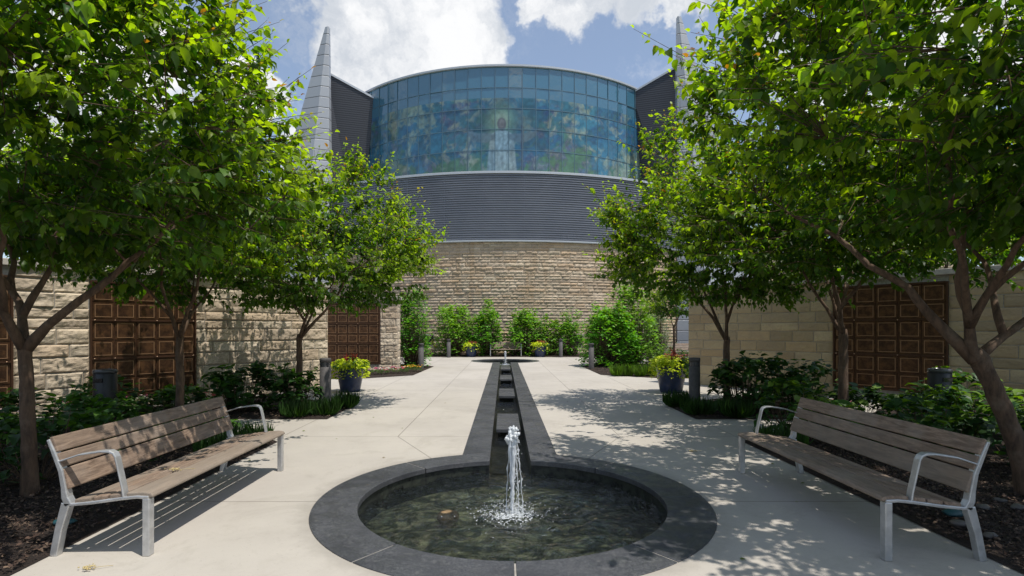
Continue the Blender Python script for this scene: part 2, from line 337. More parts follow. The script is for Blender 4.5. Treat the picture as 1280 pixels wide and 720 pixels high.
def make_tree(loc, label, fork, trunk_r, cc, R, ntw, nleaf=14, lsz=.085, seed=1, group=None, lean=(0, 0), flat=.55,
              limbs=None, tipred=.12, base=(.040, .092, .012), name='flowering_tree', cat='tree', droop=.55, extra=None, low=.9):
    """cc: crown centre rel. to base, R: crown radii. Leaves hang from twigs spread through the crown volume."""
    rs = random.Random(seed); root = empty(name, loc, 0, label, cat, group)
    cc = Vector(cc); tops = []
    tries = 0
    while len(tops) < ntw and tries < ntw*40:
        tries += 1
        d = Vector((rs.gauss(0, 1), rs.gauss(0, 1), rs.gauss(0, 1))).normalized()
        r = rs.random()**.34
        lob = 1+.20*noise.noise(d*1.9+Vector((seed*7.3, 0, 0)))+.24*noise.noise(d*4.5+Vector((0, seed*3.1, 0)))
        q = Vector((d.x*R[0], d.y*R[1], d.z*R[2]*(low if d.z < 0 else 1)))*r*lob
        if d.z < 0: q.z = max(q.z, -R[2]*flat-.12*noise.noise(Vector((q.x, q.y, seed))*1.4))
        q = q+cc
        if noise.noise(q*1.15+Vector((seed*5., 1, 2))) < -.26: continue
        if noise.noise(Vector((q.x*1.1, q.y*1.1, q.z*3.0))+Vector((3, seed*2., 2))) < -.16: continue
        tops.append(q)
    if extra:
        for e, rr, k in extra:
            for _ in range(k): tops.append(Vector(e)+Vector((rs.gauss(0, rr[0]), rs.gauss(0, rr[1]), rs.gauss(0, rr[2]))))
    # skeleton
    tm = MB(); F = Vector((lean[0], lean[1], fork)); seg = []
    b0 = Vector((0, 0, 0)); mid = Vector((lean[0]*.3+rs.uniform(-.03, .03), lean[1]*.3, fork*.5))
    pts = bez(b0, mid, F, 16); rr = [trunk_r*(1.5 if i == 0 else 1.22 if i == 1 else 1.1 if i == 2 else 1.0-.008*i+.10*max(0, noise.noise(Vector((i*.7, seed, 0)))*2)) for i in range(17)]
    rr[-1] = trunk_r*.72
    pts = [q+Vector((rs.uniform(-1, 1), rs.uniform(-1, 1), 0))*trunk_r*.08 for q in pts]; pts[0].z = -.05
    tm.tube(pts, rr, 14)
    nl = len(limbs) if limbs else 6
    a0 = rs.random()*6.28
    limb_pts = []
    for i in range(nl):
        if limbs: E = Vector(limbs[i][:3]); r0 = limbs[i][3]
        else:
            a = a0+i*2*PI/nl+rs.uniform(-.3, .3); k = rs.uniform(.55, .8) if i % 2 else rs.uniform(.3, .6)
            E = cc+Vector((math.cos(a)*R[0]*k, math.sin(a)*R[1]*k, R[2]*rs.uniform(-.1, .35))); r0 = trunk_r*rs.uniform(.45, .62)
        Mi = F.lerp(E, .5)+Vector((rs.uniform(-.15, .15), rs.uniform(-.15, .15), rs.uniform(-.12, .25)))
        F2 = F+Vector((0, 0, -.10)); r0 *= .84; stag = 0
        if i >= 3:
            best = min(((PP[kk]-F).normalized().angle((E-F).normalized())+.05*kk, jj, kk) for jj, (PP, RR) in enumerate(limb_pts) for kk in (2, 3, 4, 5))
            PP, RR = limb_pts[best[1]]; F2 = PP[best[2]]; r0 = min(r0, RR[best[2]]*.85); Mi = F2.lerp(E, .45)+Vector((rs.uniform(-.1, .1), rs.uniform(-.1, .1), .18)); stag = 1
        P = bez(F2, Mi, E, 12)
        P = [q+Vector((noise.noise(q*2.2+Vector((seed, i, 0))), noise.noise(q*2.2+Vector((0, i, seed))), noise.noise(q*2.2+Vector((9, i, seed)))*.8))*.28*(k/12) for k, q in enumerate(P)]
        rd = [r0*(1.18 if k == 0 else 1.1 if k == 1 else 1-.78*k/12) for k in range(13)]
        limb_pts.append((P, rd)); tm.tube(P, rd, 9)
        for k in range(3, 13): seg.append((P[k], rd[k]))
    # sub-branches
    targets = rs.sample(tops, min(len(tops), 170)); targets.sort(key=lambda q: (q-F).length)
    for q in targets:
        cand = [s for s in seg if s[0].z < q.z+.35]
        if not cand: cand = seg
        s0 = min(cand, key=lambda s: (s[0]-q).length+.25*(s[0]-F).length*0)
        L = (s0[0]-q).length
        if L < .12: continue
        Mi = s0[0].lerp(q, .5)+Vector((rs.uniform(-.1, .1), rs.uniform(-.1, .1), rs.uniform(0, .16)))*L
        P = bez(s0[0], Mi, q, 6); r0 = min(s0[1]*.7, .012+.012*L); rd = [r0*(1-.8*k/6) for k in range(7)]
        tm.tube(P, rd, 6, caps=False)
        for k in range(1, 7): seg.append((P[k], rd[k]))
    SP = np.array([s[0][:] for s in seg])
    LP = []; LD = []; LN = []; LS = []; LC = []
    for q in tops:
        qa = np.array(q[:]); i = int(np.argmin(((SP-qa)**2).sum(1))); sb = Vector(SP[i]); v = q-sb
        out = (q-cc); out = Vector((out.x/R[0], out.y/R[1], out.z/R[2])); er = out.length; outn = Vector((out.x, out.y, out.z*.6+.15)).normalized()
        tl = rs.uniform(.22, .42)*(1.7 if (er > .85 and rs.random() < .22) else 1); upw = rs.uniform(.1, .7) if q.z > cc.z else rs.uniform(-.15, .35)
        dr = (outn+Vector((rs.gauss(0, .4), rs.gauss(0, .4), upw))).normalized()
        e = q+dr*tl
        if v.length < .75: tm.tube([sb, q+Vector((0, 0, .02)), e], [.006, .004, .0018], 3, caps=False)
        else: tm.tube([q, e], [.004, .0018], 3, caps=False)
        isred = (er > .72 and q.z > cc.z-.1*R[2] and rs.random() < .75)
        ck = noise.noise(q*1.4+Vector((0, 0, seed)))
        for j in range(nleaf):
            f = (j+.4)/nleaf; pos = q.lerp(e, f)
            if v.length < .75 and j % 3 == 0: pos = sb.lerp(q, rs.uniform(.3, 1))
            a = rs.random()*6.28
            side = Vector((math.cos(a), math.sin(a), rs.uniform(-.2, .35)))
            ld = (side*.9+dr*.45+Vector((0, 0, -droop*rs.uniform(.4, 2.6)))).normalized()
            if f > .86: ld = (dr+Vector((rs.gauss(0, .5), rs.gauss(0, .5), .1))).normalized()
            nn = Vector((rs.gauss(0, .35), rs.gauss(0, .35), 1.0))
            pos = pos+ld*.025
            LP.append(pos[:]); LD.append(ld[:]); LN.append(nn[:])
            sz = lsz*rs.choice((rs.uniform(.5, .9), rs.uniform(.85, 1.35)))*(.62 if f > .8 else 1.0); LS.append(sz)
            v1 = 1+.35*ck+rs.uniform(-.35, .35); hv = rs.uniform(-.22, .22); c = [base[0]*v1*(1+hv), base[1]*v1, base[2]*v1*(1-hv*1.5)]
            young_lit = max(0, (f-.2))*1.45*(1.25 if er > .6 and q.z > cc.z-.5*R[2] else .2)  # pale new growth, plus sunlit crown tops and dark undersides put into the colour
            c = [c[0]+.19*young_lit, c[1]+.235*young_lit, c[2]+.004*young_lit]
            if isred and f > .80 and rs.random() < tipred*4: c = [.26, .115, .03] if rs.random() < .55 else [.24, .20, .03]
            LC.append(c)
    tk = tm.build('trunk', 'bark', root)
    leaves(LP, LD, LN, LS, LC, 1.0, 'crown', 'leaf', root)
    return root

def make_bush(loc, r, h, n, lsz, col, label, seed=1, name='leafy_shrub', cat='shrub', group=None, upright=0., wid=1.0, var=.3, tip=None, m='shrub', ry=None):
    """stems rising from the base to leaf sprays spread over a lumpy dome"""
    rs = random.Random(seed); ry = ry or r
    root = empty(name, loc, 0, label, cat, group); st = MB(); LP = []; LD = []; LN = []; LS = []; LC = []
    nsp = max(6, n//9)
    for i in range(nsp):
        a = rs.random()*6.28; k = rs.random()**.5; zz = rs.random()**.75
        lob = 1+.35*noise.noise(Vector((math.cos(a)*1.3, math.sin(a)*1.3, zz*1.6+seed*4.)))
        rad = k*math.sqrt(max(.05, 1-(max(zz-.35, 0)/.72)**2))*lob
        q = Vector((math.cos(a)*rad*r, math.sin(a)*rad*ry, h*zz*lob*.97+.04))
        if noise.noise(q*(2.2/max(r, .4))+Vector((seed, 2, 5))) < -.3: continue
        bs = Vector((q.x*.25, q.y*.25, 0))
        st.tube([bs, bs.lerp(q, .5)+Vector((q.x*.15, q.y*.15, -.02)), q], [.009*min(1, h), .006*min(1, h), .002], 4, caps=False)
        ck = noise.noise(q*2.5+Vector((0, seed, 0)))
        for j in range(9):
            b = rs.random()*6.28
            d = Vector((math.cos(b)+q.x/r*.5, math.sin(b)+q.y/r*.5, rs.uniform(-.45, .5)+upright)).normalized()
            LP.append((q+Vector((rs.gauss(0, .05), rs.gauss(0, .05), rs.gauss(0, .05)))*(.6+h*.5))[:]); LD.append(d[:]); LN.append((rs.gauss(0, .3)-.0, rs.gauss(0, .3), 1.))
            LS.append(lsz*rs.uniform(.6, 1.25)); v1 = 1+var*ck*1.3+rs.uniform(-var, var); c = [col[0]*v1, col[1]*v1, col[2]*v1]
            if tip and zz > .55 and rs.random() < .4: c = [tip[0]*v1, tip[1]*v1, tip[2]*v1]
            LC.append(c)
    st.build('stems', 'bark', root); leaves(LP, LD, LN, LS, LC, wid, 'foliage', m, root)
    return root
def grass_tuft(loc, r, h, n, col, label, seed=1, group=None, name='grass_tuft', cat='ornamental grass'):
    rs = random.Random(seed); LP = []; LD = []; LN = []; LS = []; LC = []
    for i in range(n):
        a = rs.random()*6.28; k = rs.random()**.6; b = a+rs.uniform(-.5, .5)
        LP.append((math.cos(a)*k*r*.5, math.sin(a)*k*r*.5, 0)); LD.append((math.cos(b)*k*r/h*1.1, math.sin(b)*k*r/h*1.1, 1)); LN.append((math.cos(b), math.sin(b), rs.uniform(.1, .6)))
        LS.append(h*rs.uniform(.6, 1.15)); v = rs.uniform(.6, 1.35); LC.append([c*v for c in col])
    o = leaves(LP, LD, LN, LS, LC, .075, name, 'shrub'); o.location = loc; return tag(o, label, cat, group)

# ================================================================== SETTING
gm = MB(); gm.add([(-900, -200, -.62), (900, -200, -.62), (900, 1500, -.62), (-900, 1500, -.62)], [(0, 1, 2, 3)])
# ground sheet passes under the basins; lawn proper surrounds the court
RO, RI, BY = 1.755, 1.37, 4.96
FO, FI, FY = 1.66, 1.30, 26.2
CI, CO_ = .24, .58
def flat_with_holes(outer, holes, z, name, m, parent=None):
    loops = [[Vector((x, y, 0)) for x, y in outer]]+[[Vector((x, y, 0)) for x, y in h] for h in holes]
    flat = [v for l in loops for v in l]; tr = tessellate_polygon(loops)
    me = bpy.data.meshes.new(name); me.from_pydata([(v.x, v.y, z) for v in flat], [], [tuple(q) for q in tr]); me.update()
    bm = bmesh.new(); bm.from_mesh(me)
    for f in bm.faces:
        if f.normal.z < 0: f.normal_flip()
    bm.to_mesh(me); bm.free(); return link_mesh(name, me, m, parent)
def arc(cx, cy, r, a0, a1, n): return [(cx+r*math.cos(a0+(a1-a0)*i/n), cy+r*math.sin(a0+(a1-a0)*i/n)) for i in range(n+1)]
ao = math.asin(CO_/(RO+.0)); af = math.asin(CO_/FO)
hole = arc(0, BY, RO-.01, PI/2-ao, PI/2+ao-2*PI, 64)+arc(0, FY, FO-.01, -PI/2-af, -PI/2+af-2*PI, 56)
PV = [(-15, -7), (15, -7), (15, 31.0), (-15, 31.0)]
pv = flat_with_holes(PV, [hole], 0.0, 'pavement', 'pave'); tag(pv, kind='structure')
def ring_plane(z, big, rect, name, m):
    o = flat_with_holes([(-big, -150), (big, -150), (big, 1200), (-big, 1200)], [rect], z, name, m); return tag(o, kind='structure')
ring_plane(-.012, 900, [(-14.9, -6.9), (14.9, -6.9), (14.9, 30.9), (-14.9, 30.9)], 'lawn', 'ground')

def bed(name, outline, seed=0):
    """slightly mounded mulch bed"""
    loops = [[Vector((x, y, 0)) for x, y in outline]]
    me = bpy.data.meshes.new(name); tr = tessellate_polygon(loops)
    bm = bmesh.new(); vs = [bm.verts.new((x, y, .006)) for x, y in outline]
    for q in tr: bm.faces.new([vs[i] for i in q])
    bmesh.ops.recalc_face_normals(bm, faces=bm.faces)
    for _ in range(5):
        es = [e for e in bm.edges if e.calc_length() > .30]
        if not es: break
        bmesh.ops.subdivide_edges(bm, edges=es, cuts=1); bmesh.ops.triangulate(bm, faces=bm.faces)
    for f in bm.faces:
        if f.normal.z < 0: f.normal_flip()
    bset = {v for e in bm.edges if e.is_boundary for v in e.verts}
    for v in bm.verts:
        if v not in bset: v.co.z = .03+.022*noise.noise(Vector((v.co.x*2, v.co.y*2, seed)))
    bm.to_mesh(me); bm.free()
    for p_ in me.polygons: p_.use_smooth = True
    return tag(link_mesh(name, me, 'mulch'), kind='structure')
bed('planting_bed', [(-3.17, -5), (-3.17, 7.4), (-3.6, 7.85), (-5.2, 8.3), (-6.6, 11.3), (-9.6, 7.4), (-13, 3), (-13, -5)], 1)
bed('planting_bed', [(3.2, -5), (13, -5), (13, 4), (11, 7.6), (8.0, 11.3), (5.2, 8.3), (3.6, 7.85), (3.2, 7.4)], 2)
bed('planting_bed', [(-3.1, 9.25), (-3.1, 10.75), (-3.5, 11.2), (-5.6, 12.6), (-6.3, 11.6), (-5.1, 9.25)], 3)
bed('planting_bed', [(3.22, 9.25), (5.1, 9.25), (7.3, 11.6), (6.6, 12.9), (3.6, 11.4), (3.22, 11.0)], 4)
bed('planting_bed', [(-6.6, 16.4), (-4.4, 16.9), (-3.1, 18.0), (-2.95, 22.3), (-4.2, 23.6), (-9, 23.6), (-9, 20.3), (-6.6, 19.6)], 5)
bed('planting_bed', [(3.2, 18.2), (4.9, 16.9), (12, 16.9), (12, 24), (4.4, 24), (3.15, 22.3)], 6)
bed('planting_bed', [(-14, 29.7), (14, 29.7), (14, 30.9), (12, 38), (-12, 38), (-14, 30.9)], 7)

# ================================================================== FOUNTAIN
def sector(mb, cy, ri, ro, a0i, a1i, a0o, a1o, z0, z1, n=14):
    vs = []
    for i in range(n+1):
        t_ = i/n; ai = a0i+(a1i-a0i)*t_; ao_ = a0o+(a1o-a0o)*t_
        for r, a in ((ri, ai), (ro, ao_)):
            for z in (z0, z1): vs.append((r*math.cos(a), cy+r*math.sin(a), z))
    fs = []
    for i in range(n):
        k = i*4; q = k+4
        fs += [(k+1, k+3, q+3, q+1), (k, q, q+2, k+2), (k, k+1, q+1, q), (k+2, q+2, q+3, k+3)]
    e = n*4; fs += [(0, 2, 3, 1), (e, e+1, e+3, e+2)]
    mb.add(vs, fs)
def basin(name, cy, ri, ro, joints, label, side=1):
    """side=+1: the channel leaves on the far side; -1: on the near side"""
    root = empty(name, (0, cy, 0), 0, label, 'fountain basin')
    # angles measured in local frame with opening at +90 (side 1) or -90
    op = PI/2 if side > 0 else -PI/2
    gi, go = math.asin(CI/ri), math.asin(CI/ro); g = .006
    js = sorted([(math.radians(j)-op) % (2*PI) for j in joints]); lim = [0.0]+js+[2*PI]
    for k in range(len(lim)-1):
        mb = MB(); a0, a1 = lim[k], lim[k+1]
        a0i = op+a0+(gi if k == 0 else g/ri); a0o = op+a0+(go if k == 0 else g/ro)
        a1i = op+a1-(gi if k == len(lim)-2 else g/ri); a1o = op+a1-(go if k == len(lim)-2 else g/ro)
        sector(mb, 0, ri, ro, a0i, a1i, a0o, a1o, -.045, .008); mb.build('rim_stone', 'granite', root, bevel=.004)
    mb = MB(); sector(mb, 0, ri+.03, ro-.004, op+gi, op+2*PI-gi, op+go, op+2*PI-go, -.043, .003, 80); mb.build('mortar_joint', 'mortar', root)
    mb = MB(); sector(mb, 0, ri+.022, ri+.15, op+gi, op+2*PI-gi, op+gi*.95, op+2*PI-gi*.95, -.62, -.0465, 80); mb.build('basin_wall', 'granite_black', root)
    mb = MB(); n = 64
    mb.lathe([(0.001, -.30), (ri+.04, -.30)], n); mb.build('basin_floor', 'floor', root)
    return root
b1 = basin('round_fountain_basin', BY, RI, RO, [47, 0, -52, -90, -128, 180, 133], 'large round basin with dark granite rim in the foreground, water jet rising from it', 1)
b2 = basin('round_fountain_basin', FY, FI, FO, [-45, 0, 45, 90, 135, 180, 225], 'small distant round basin with flat dark rim in front of the far bench', -1)
# channel
Y0 = BY+math.sqrt(RO**2-CO_**2); Y1 = FY-math.sqrt(FO**2-CO_**2)
ch = empty('water_channel', (0, Y0, 0), 0, 'long straight water channel edged in dark granite running between the two round basins', 'water channel')
n = 10; ys = [BY+RO-.03+(FY-FO+.03-(BY+RO-.03))*i/n for i in range(n+1)]
def Yr(x, near):  # curved end against the ring
    return BY+math.sqrt(RO**2-x*x)+.004 if near else FY-math.sqrt(FO**2-x*x)-.004
for sgn in (-1, 1):
    for i in range(n):
        mb = MB(); xs = [CI, CI+(CO_-CI)*.25, CI+(CO_-CI)*.5, CI+(CO_-CI)*.75, CO_]
        near = [(sgn*xv, (Yr(xv, True) if i == 0 else ys[i]+.004)) for xv in xs]
        farp = [(sgn*xv, (Yr(xv, False) if i == n-1 else ys[i+1]-.004)) for xv in xs]
        pts = near+farp[::-1]
        if sgn < 0: pts = pts[::-1]
        mb.prism([(q[0], q[1]-Y0) for q in pts][::-1], 'z', -.075, .007+.0012*((i*7) % 3)); mb.build('coping_stone', 'granite', ch, bevel=.004)
    mb = MB(); mb.box(min(sgn*(CI+.01), sgn*(CO_-.01)), max(sgn*(CI+.01), sgn*(CO_-.01)), .03+.05, Y1-Y0-.05, -.073, .003); mb.build('mortar_joint', 'mortar', ch)
    mb = MB(); a, b_ = sorted((sgn*(CI+.012), sgn*(CI+.12))); mb.box(a, b_, BY+RI-Y0+.10, FY-FI-Y0-.1, -.62, -.0765); mb.build('channel_wall', 'algae_stone', ch)
mb = MB(); mb.box(-CI-.02, CI+.02, BY+RI-Y0-.02, FY-FI-Y0+.02, -.36, -.30); mb.build('channel_floor', 'algae_stone', ch)
for k in range(4):
    y0 = 8.41+4.18*k; mb = MB(); mb.box(-.19, .19, y0-Y0, y0+1.56-Y0, -.065, -.012); sl = mb.build('spill_slab', 'granite', ch, bevel=.005)
    mb = MB(); mb.box(-.17, .17, y0+.5-Y0, y0+1.4-Y0, -.32, -.067); mb.build('support', 'granite_black', sl)
# water surfaces
def water_disc(cy, r, z, amp, name):
    nr, na = 110, 220; vs = [(0, cy, z)]; 
    for i in range(1, nr+1):
        rr = r*i/nr
        for j in range(na):
            a = 2*PI*j/na; x_ = rr*math.cos(a); y_ = rr*math.sin(a)
            wv_ = noise.noise(Vector((x_*2.2, y_*2.2, 1))); hgt = amp*.55*math.sin(rr*30+wv_*6)*math.exp(-rr*.8)+amp*2.6*noise.noise(Vector((x_*3.2+wv_*2, y_*4.4, 3)))+amp*.9*noise.noise(Vector((x_*11, y_*15+wv_*4, 9)))
            vs.append((x_, cy+y_, z+hgt))
    fs = [(0, 1+j, 1+(j+1) % na) for j in range(na)]
    fs += [(1+(i-1)*na+j, 1+i*na+j, 1+i*na+(j+1) % na, 1+(i-1)*na+(j+1) % na) for i in range(1, nr) for j in range(na)]
    me = bpy.data.meshes.new(name); me.from_pydata(vs, [], fs)
    for p_ in me.polygons: p_.use_smooth = True
    return tag(link_mesh(name, me, 'water'), kind='structure')
WZ = -.15
water_disc(BY, RI+.030, WZ, .017, 'basin_water')
water_disc(FY, FI+.030, WZ, .004, 'basin_water')
mb = MB(); ny = 260; ya, yb = BY+math.sqrt((RI+.034)**2-.06)+.004, FY-math.sqrt((FI+.034)**2-.06)-.004; nx = 5
for i in range(ny+1):
    for j in range(nx+1):
        x_ = -CI-.011+(2*CI+.022)*j/nx; y_ = ya+(yb-ya)*i/ny
        mb.v.append((x_, y_, WZ+.0045*noise.noise(Vector((x_*6, y_*9, 2))))); mb.c.append(None)
for i in range(ny):
    for j in range(nx): mb.f.append((i*(nx+1)+j, i*(nx+1)+j+1, (i+1)*(nx+1)+j+1, (i+1)*(nx+1)+j)); mb.sm.append(True)
tag(mb.build('channel_water', 'water'), kind='structure')
# jets
def jet(loc, H, k, label, seed):
    rs = random.Random(seed); root = empty('water_jet', loc, 0, label, 'water jet'); mb = MB()
    for s_ in range(9):
        a = rs.random()*6.28; ex = rs.uniform(.0, .03)*k; hh = H*rs.uniform(.78, 1.0); ph = rs.random()*9; pts = []; rd = []
        for i in range(25):
            t_ = i/24; sp = (.010+ex*t_**2.2)
            pts.append((math.cos(a+t_*1.5)*sp+.012*k*noise.noise(Vector((t_*9, ph, seed))), math.sin(a+t_*1.5)*sp+.012*k*noise.noise(Vector((t_*8, 7+ph, seed))), hh*t_))
            rd.append(k*(.0055+.010*abs(noise.noise(Vector((t_*22, ph, 2))))+.005*t_*t_)*(1 if i < 23 else .5))
        mb.tube(pts, rd, 7)
    for s_ in range(3):
        a = (-.3, .5, 2.6)[s_]; w0 = (.085, .05, .045)[s_]*k; pts = []; rd = []; top = H*(.97, .9, .93)[s_]
        for i in range(20):
            t_ = i/19; pts.append((math.cos(a)*(.02+w0*t_**.55)+.010*noise.noise(Vector((t_*8, s_, 5))), math.sin(a)*(.02+w0*t_**.55), top*(1-t_)))
            rd.append(k*(.003+.010*max(0, noise.noise(Vector((i*.8, s_*3, 3))))))
        mb.tube(pts, rd, 6)
    mb.build('column', 'foam', root); mb = MB()
    for i in range(130):
        a = rs.random()*6.28; z_ = rs.uniform(.80, 1.04); rr = abs(rs.gauss(0, .020+.012*(z_ > .88)))*k
        mb.blob((math.cos(a)*rr+.006, math.sin(a)*rr, H*z_), k*rs.uniform(.006, .016), (1, 1, 1.3), .9, i, 1)
    mb.blob((.004, 0, H*.94), .032*k, (1.1, 1, 1.1), 1.1, seed, 3); mb.blob((-.03*k, .01, H*.885), (.024*k), (1, 1, 1.3), 1.1, seed+3, 3); mb.blob((.035*k, 0, H*.89), .022*k, (1, 1, 1.3), 1.1, seed+6, 3)
    tag(mb.build('crest', 'foam', root), kind='stuff'); mb = MB()
    for i in range(int(260*k)):
        t_ = rs.random(); mb.blob((.01+.11*k*rs.random()**1.5*(1-t_)+rs.gauss(0, .022), rs.gauss(0, .03), H*t_*1.03), k*rs.uniform(.0015, .006), (1, 1, 1.8), .5, i, 1)
    for i in range(int(900*k)):
        a = rs.random()*6.28; rr = abs(rs.gauss(0, .22))*k+.02; mb.blob((math.cos(a)*rr, math.sin(a)*rr, abs(rs.gauss(0, .04))*math.exp(-rr*3)+.004), k*rs.uniform(.0015, .0055), (1, 1, 1), .5, i, 1)
    tag(mb.build('droplets', 'foam', root), kind='stuff'); mb = MB()
    for i in range(int(560*k)):
        a = rs.random()*6.28; rr = abs(rs.gauss(0, .15))*k; mb.blob((math.cos(a)*rr*1.15, math.sin(a)*rr, .004), k*rs.uniform(.003, .013)*math.exp(-rr*1.5), (1.3, 1, .4), .8, i, 1)
    tag(mb.build('foam', 'foam', root), kind='stuff'); return root
jet((0.005, BY, WZ), .77, 1.0, 'tall bubbling white water jet in the middle of the large foreground basin', 3)
jet((0, FY-.6, WZ), .62, .8, 'small far water jet rising from the distant basin', 5)
mb = MB(); mb.blob((0, 0, 0), .10, (1, 1, .6), .3, 3, 3); o = mb.build('submerged_light', 'cobble'); o.location = (-.60, BY+.12, -.215); tag(o, 'tan domed stone breaking the water left of the large jet', 'stone')
o.name = 'submerged_stone'

# ================================================================== BENCHES
def make_bench(L=2.25, label='', group=None, center=True):
    """local: sits along Y, front towards +X at x=+.32, back at x=-.36"""
    root = empty('park_bench', (0, 0, 0), 0, label, 'bench', group)
    F0 = .32  # front leg x
    def X_(q): return F0+(-2.435-q)*-1 if False else F0-(-2.435-q)
    hy = L/2
    # seat planks: (x_front, x_back, z_front, z_back)
    for xa, xb, za, zb, th in ((-2.395, -2.575, .425, .432, .034), (-2.588, -2.69, .430, .418, .03), (-2.703, -2.805, .416, .402, .03), (-2.818, -2.93, .400, .386, .03)):
        mb = MB(); A, B = X_(xa), X_(xb)
        if xa == -2.395: prof = [(A, za-.028), (A+.002, za-.012), (A-.012, za+.004), (A-.06, za+.012), (B, zb), (B, zb-th), (A-.05, za-.026)]
        else: prof = [(A, za), (B, zb), (B, zb-th), (A, za-th)]
        mb.prism(prof[::-1], 'y', -hy-.006, hy+.006); mb.build('seat_plank', 'teak', root, bevel=.008)
    d = Vector((-.12, 0, .35)).normalized()
    for a, b in ((.0, .145), (.155, .255), (.265, .375)):
        mb = MB(); bx, bz = X_(-2.985), .452; t_ = .03; nx, nz = d.z, -d.x
        p0 = (bx+d.x*a, bz+d.z*a); p1 = (bx+d.x*b, bz+d.z*b)
        bow = .004
        prof = [p0, ((p0[0]+p1[0])/2+nx*bow, (p0[1]+p1[1])/2+nz*bow), p1, (p1[0]+nx*t_, p1[1]+nz*t_), (p0[0]+nx*t_, p0[1]+nz*t_)]
        mb.prism(prof, 'y', -hy-.004, hy+.004); mb.build('back_plank', 'teak', root, bevel=.008)
    def strip(pts, wd, name, y, dp=.055):
        """flat bar following pts (x,z) with thickness wd, depth dp along y"""
        P = [Vector((q[0], q[1])) for q in pts]; L_ = []; R_ = []
        for i, q in enumerate(P):
            t_ = (P[min(i+1, len(P)-1)]-P[max(i-1, 0)]).normalized(); nn = Vector((-t_.y, t_.x)); ww = wd[i] if hasattr(wd, '__len__') else wd
            L_.append(q+nn*ww/2); R_.append(q-nn*ww/2)
        mb = MB(); k = len(P); vs = [(q.x, yy, q.y) for yy in (y-dp/2, y+dp/2) for q in L_+R_]
        fs = []
        for i in range(k-1):
            fs += [(i, i+1, k+i+1, k+i), (2*k+i, 3*k+i, 3*k+i+1, 2*k+i+1), (i, 2*k+i, 2*k+i+1, i+1), (k+i, k+i+1, 3*k+i+1, 3*k+i)]
        fs += [(0, k, 3*k, 2*k), (k-1, 3*k-1, 4*k-1, 2*k-1)]
        mb.add(vs, fs); return mb.build(name, 'alu', root, bevel=.006)
    sides = (-hy+.012, hy-.012)
    for y in sides:
        strip([(X_(-2.437), 0), (X_(-2.437), .2), (X_(-2.437), .393)], .05, 'front_leg', y)
        strip([(X_(-3.07), 0), (X_(-3.035), .18), (X_(-2.985), .36)], [.05, .05, .06], 'rear_leg', y)
        strip([(X_(-2.42), .400), (X_(-2.50), .404), (X_(-2.60), .394), (X_(-2.80), .366), (X_(-2.94), .352), (X_(-3.0), .355)], .022, 'seat_rail', y)
        strip([(X_(-2.965), .345), (X_(-2.992), .40), (X_(-3.0), .47), (X_(-3.02), .58), (X_(-3.07), .71), (X_(-3.105), .795)], [.05, .046, .036, .032, .028, .022], 'back_post', y)
        strip([(X_(-2.592), .40), (X_(-2.60), .46), (X_(-2.648), .675), (X_(-2.663), .70), (X_(-2.69), .712), (X_(-2.75), .713), (X_(-2.9), .69), (X_(-3.035), .645)], [.016, .014, .014, .017, .02, .014, .012, .012], 'armrest', y)
    return root
bl = make_bench(2.22, 'sunlit slatted teak bench with pale metal frame on the left of the big basin', 'long benches beside the basin'); bl.location = (-2.19-.64, 4.80, 0)
# left bench: front leg at world x -2.51
bl.location.x = -2.51-.32
br_ = copy_tree(bl); br_.location = (2.49+.32, 4.72, 0); br_.rotation_euler.z = PI
br_['label'] = 'shaded slatted teak bench with pale metal frame on the right of the big basin'
fb = copy_tree(bl); fb.location = (0.05, 30.35, 0); fb.rotation_euler.z = -PI/2; fb.scale = (1, .78, 1)
fb['label'] = 'small distant bench facing the water, centred below the curved stone wall'; del fb['group']
fb2 = copy_tree(bl); fb2.location = (8.6, 27.2, 0); fb2.rotation_euler.z = -PI/2+.2; fb2.scale = (1, .8, 1)
fb2['label'] = 'distant bench half hidden behind shrubs and the right hand pot'; del fb2['group']

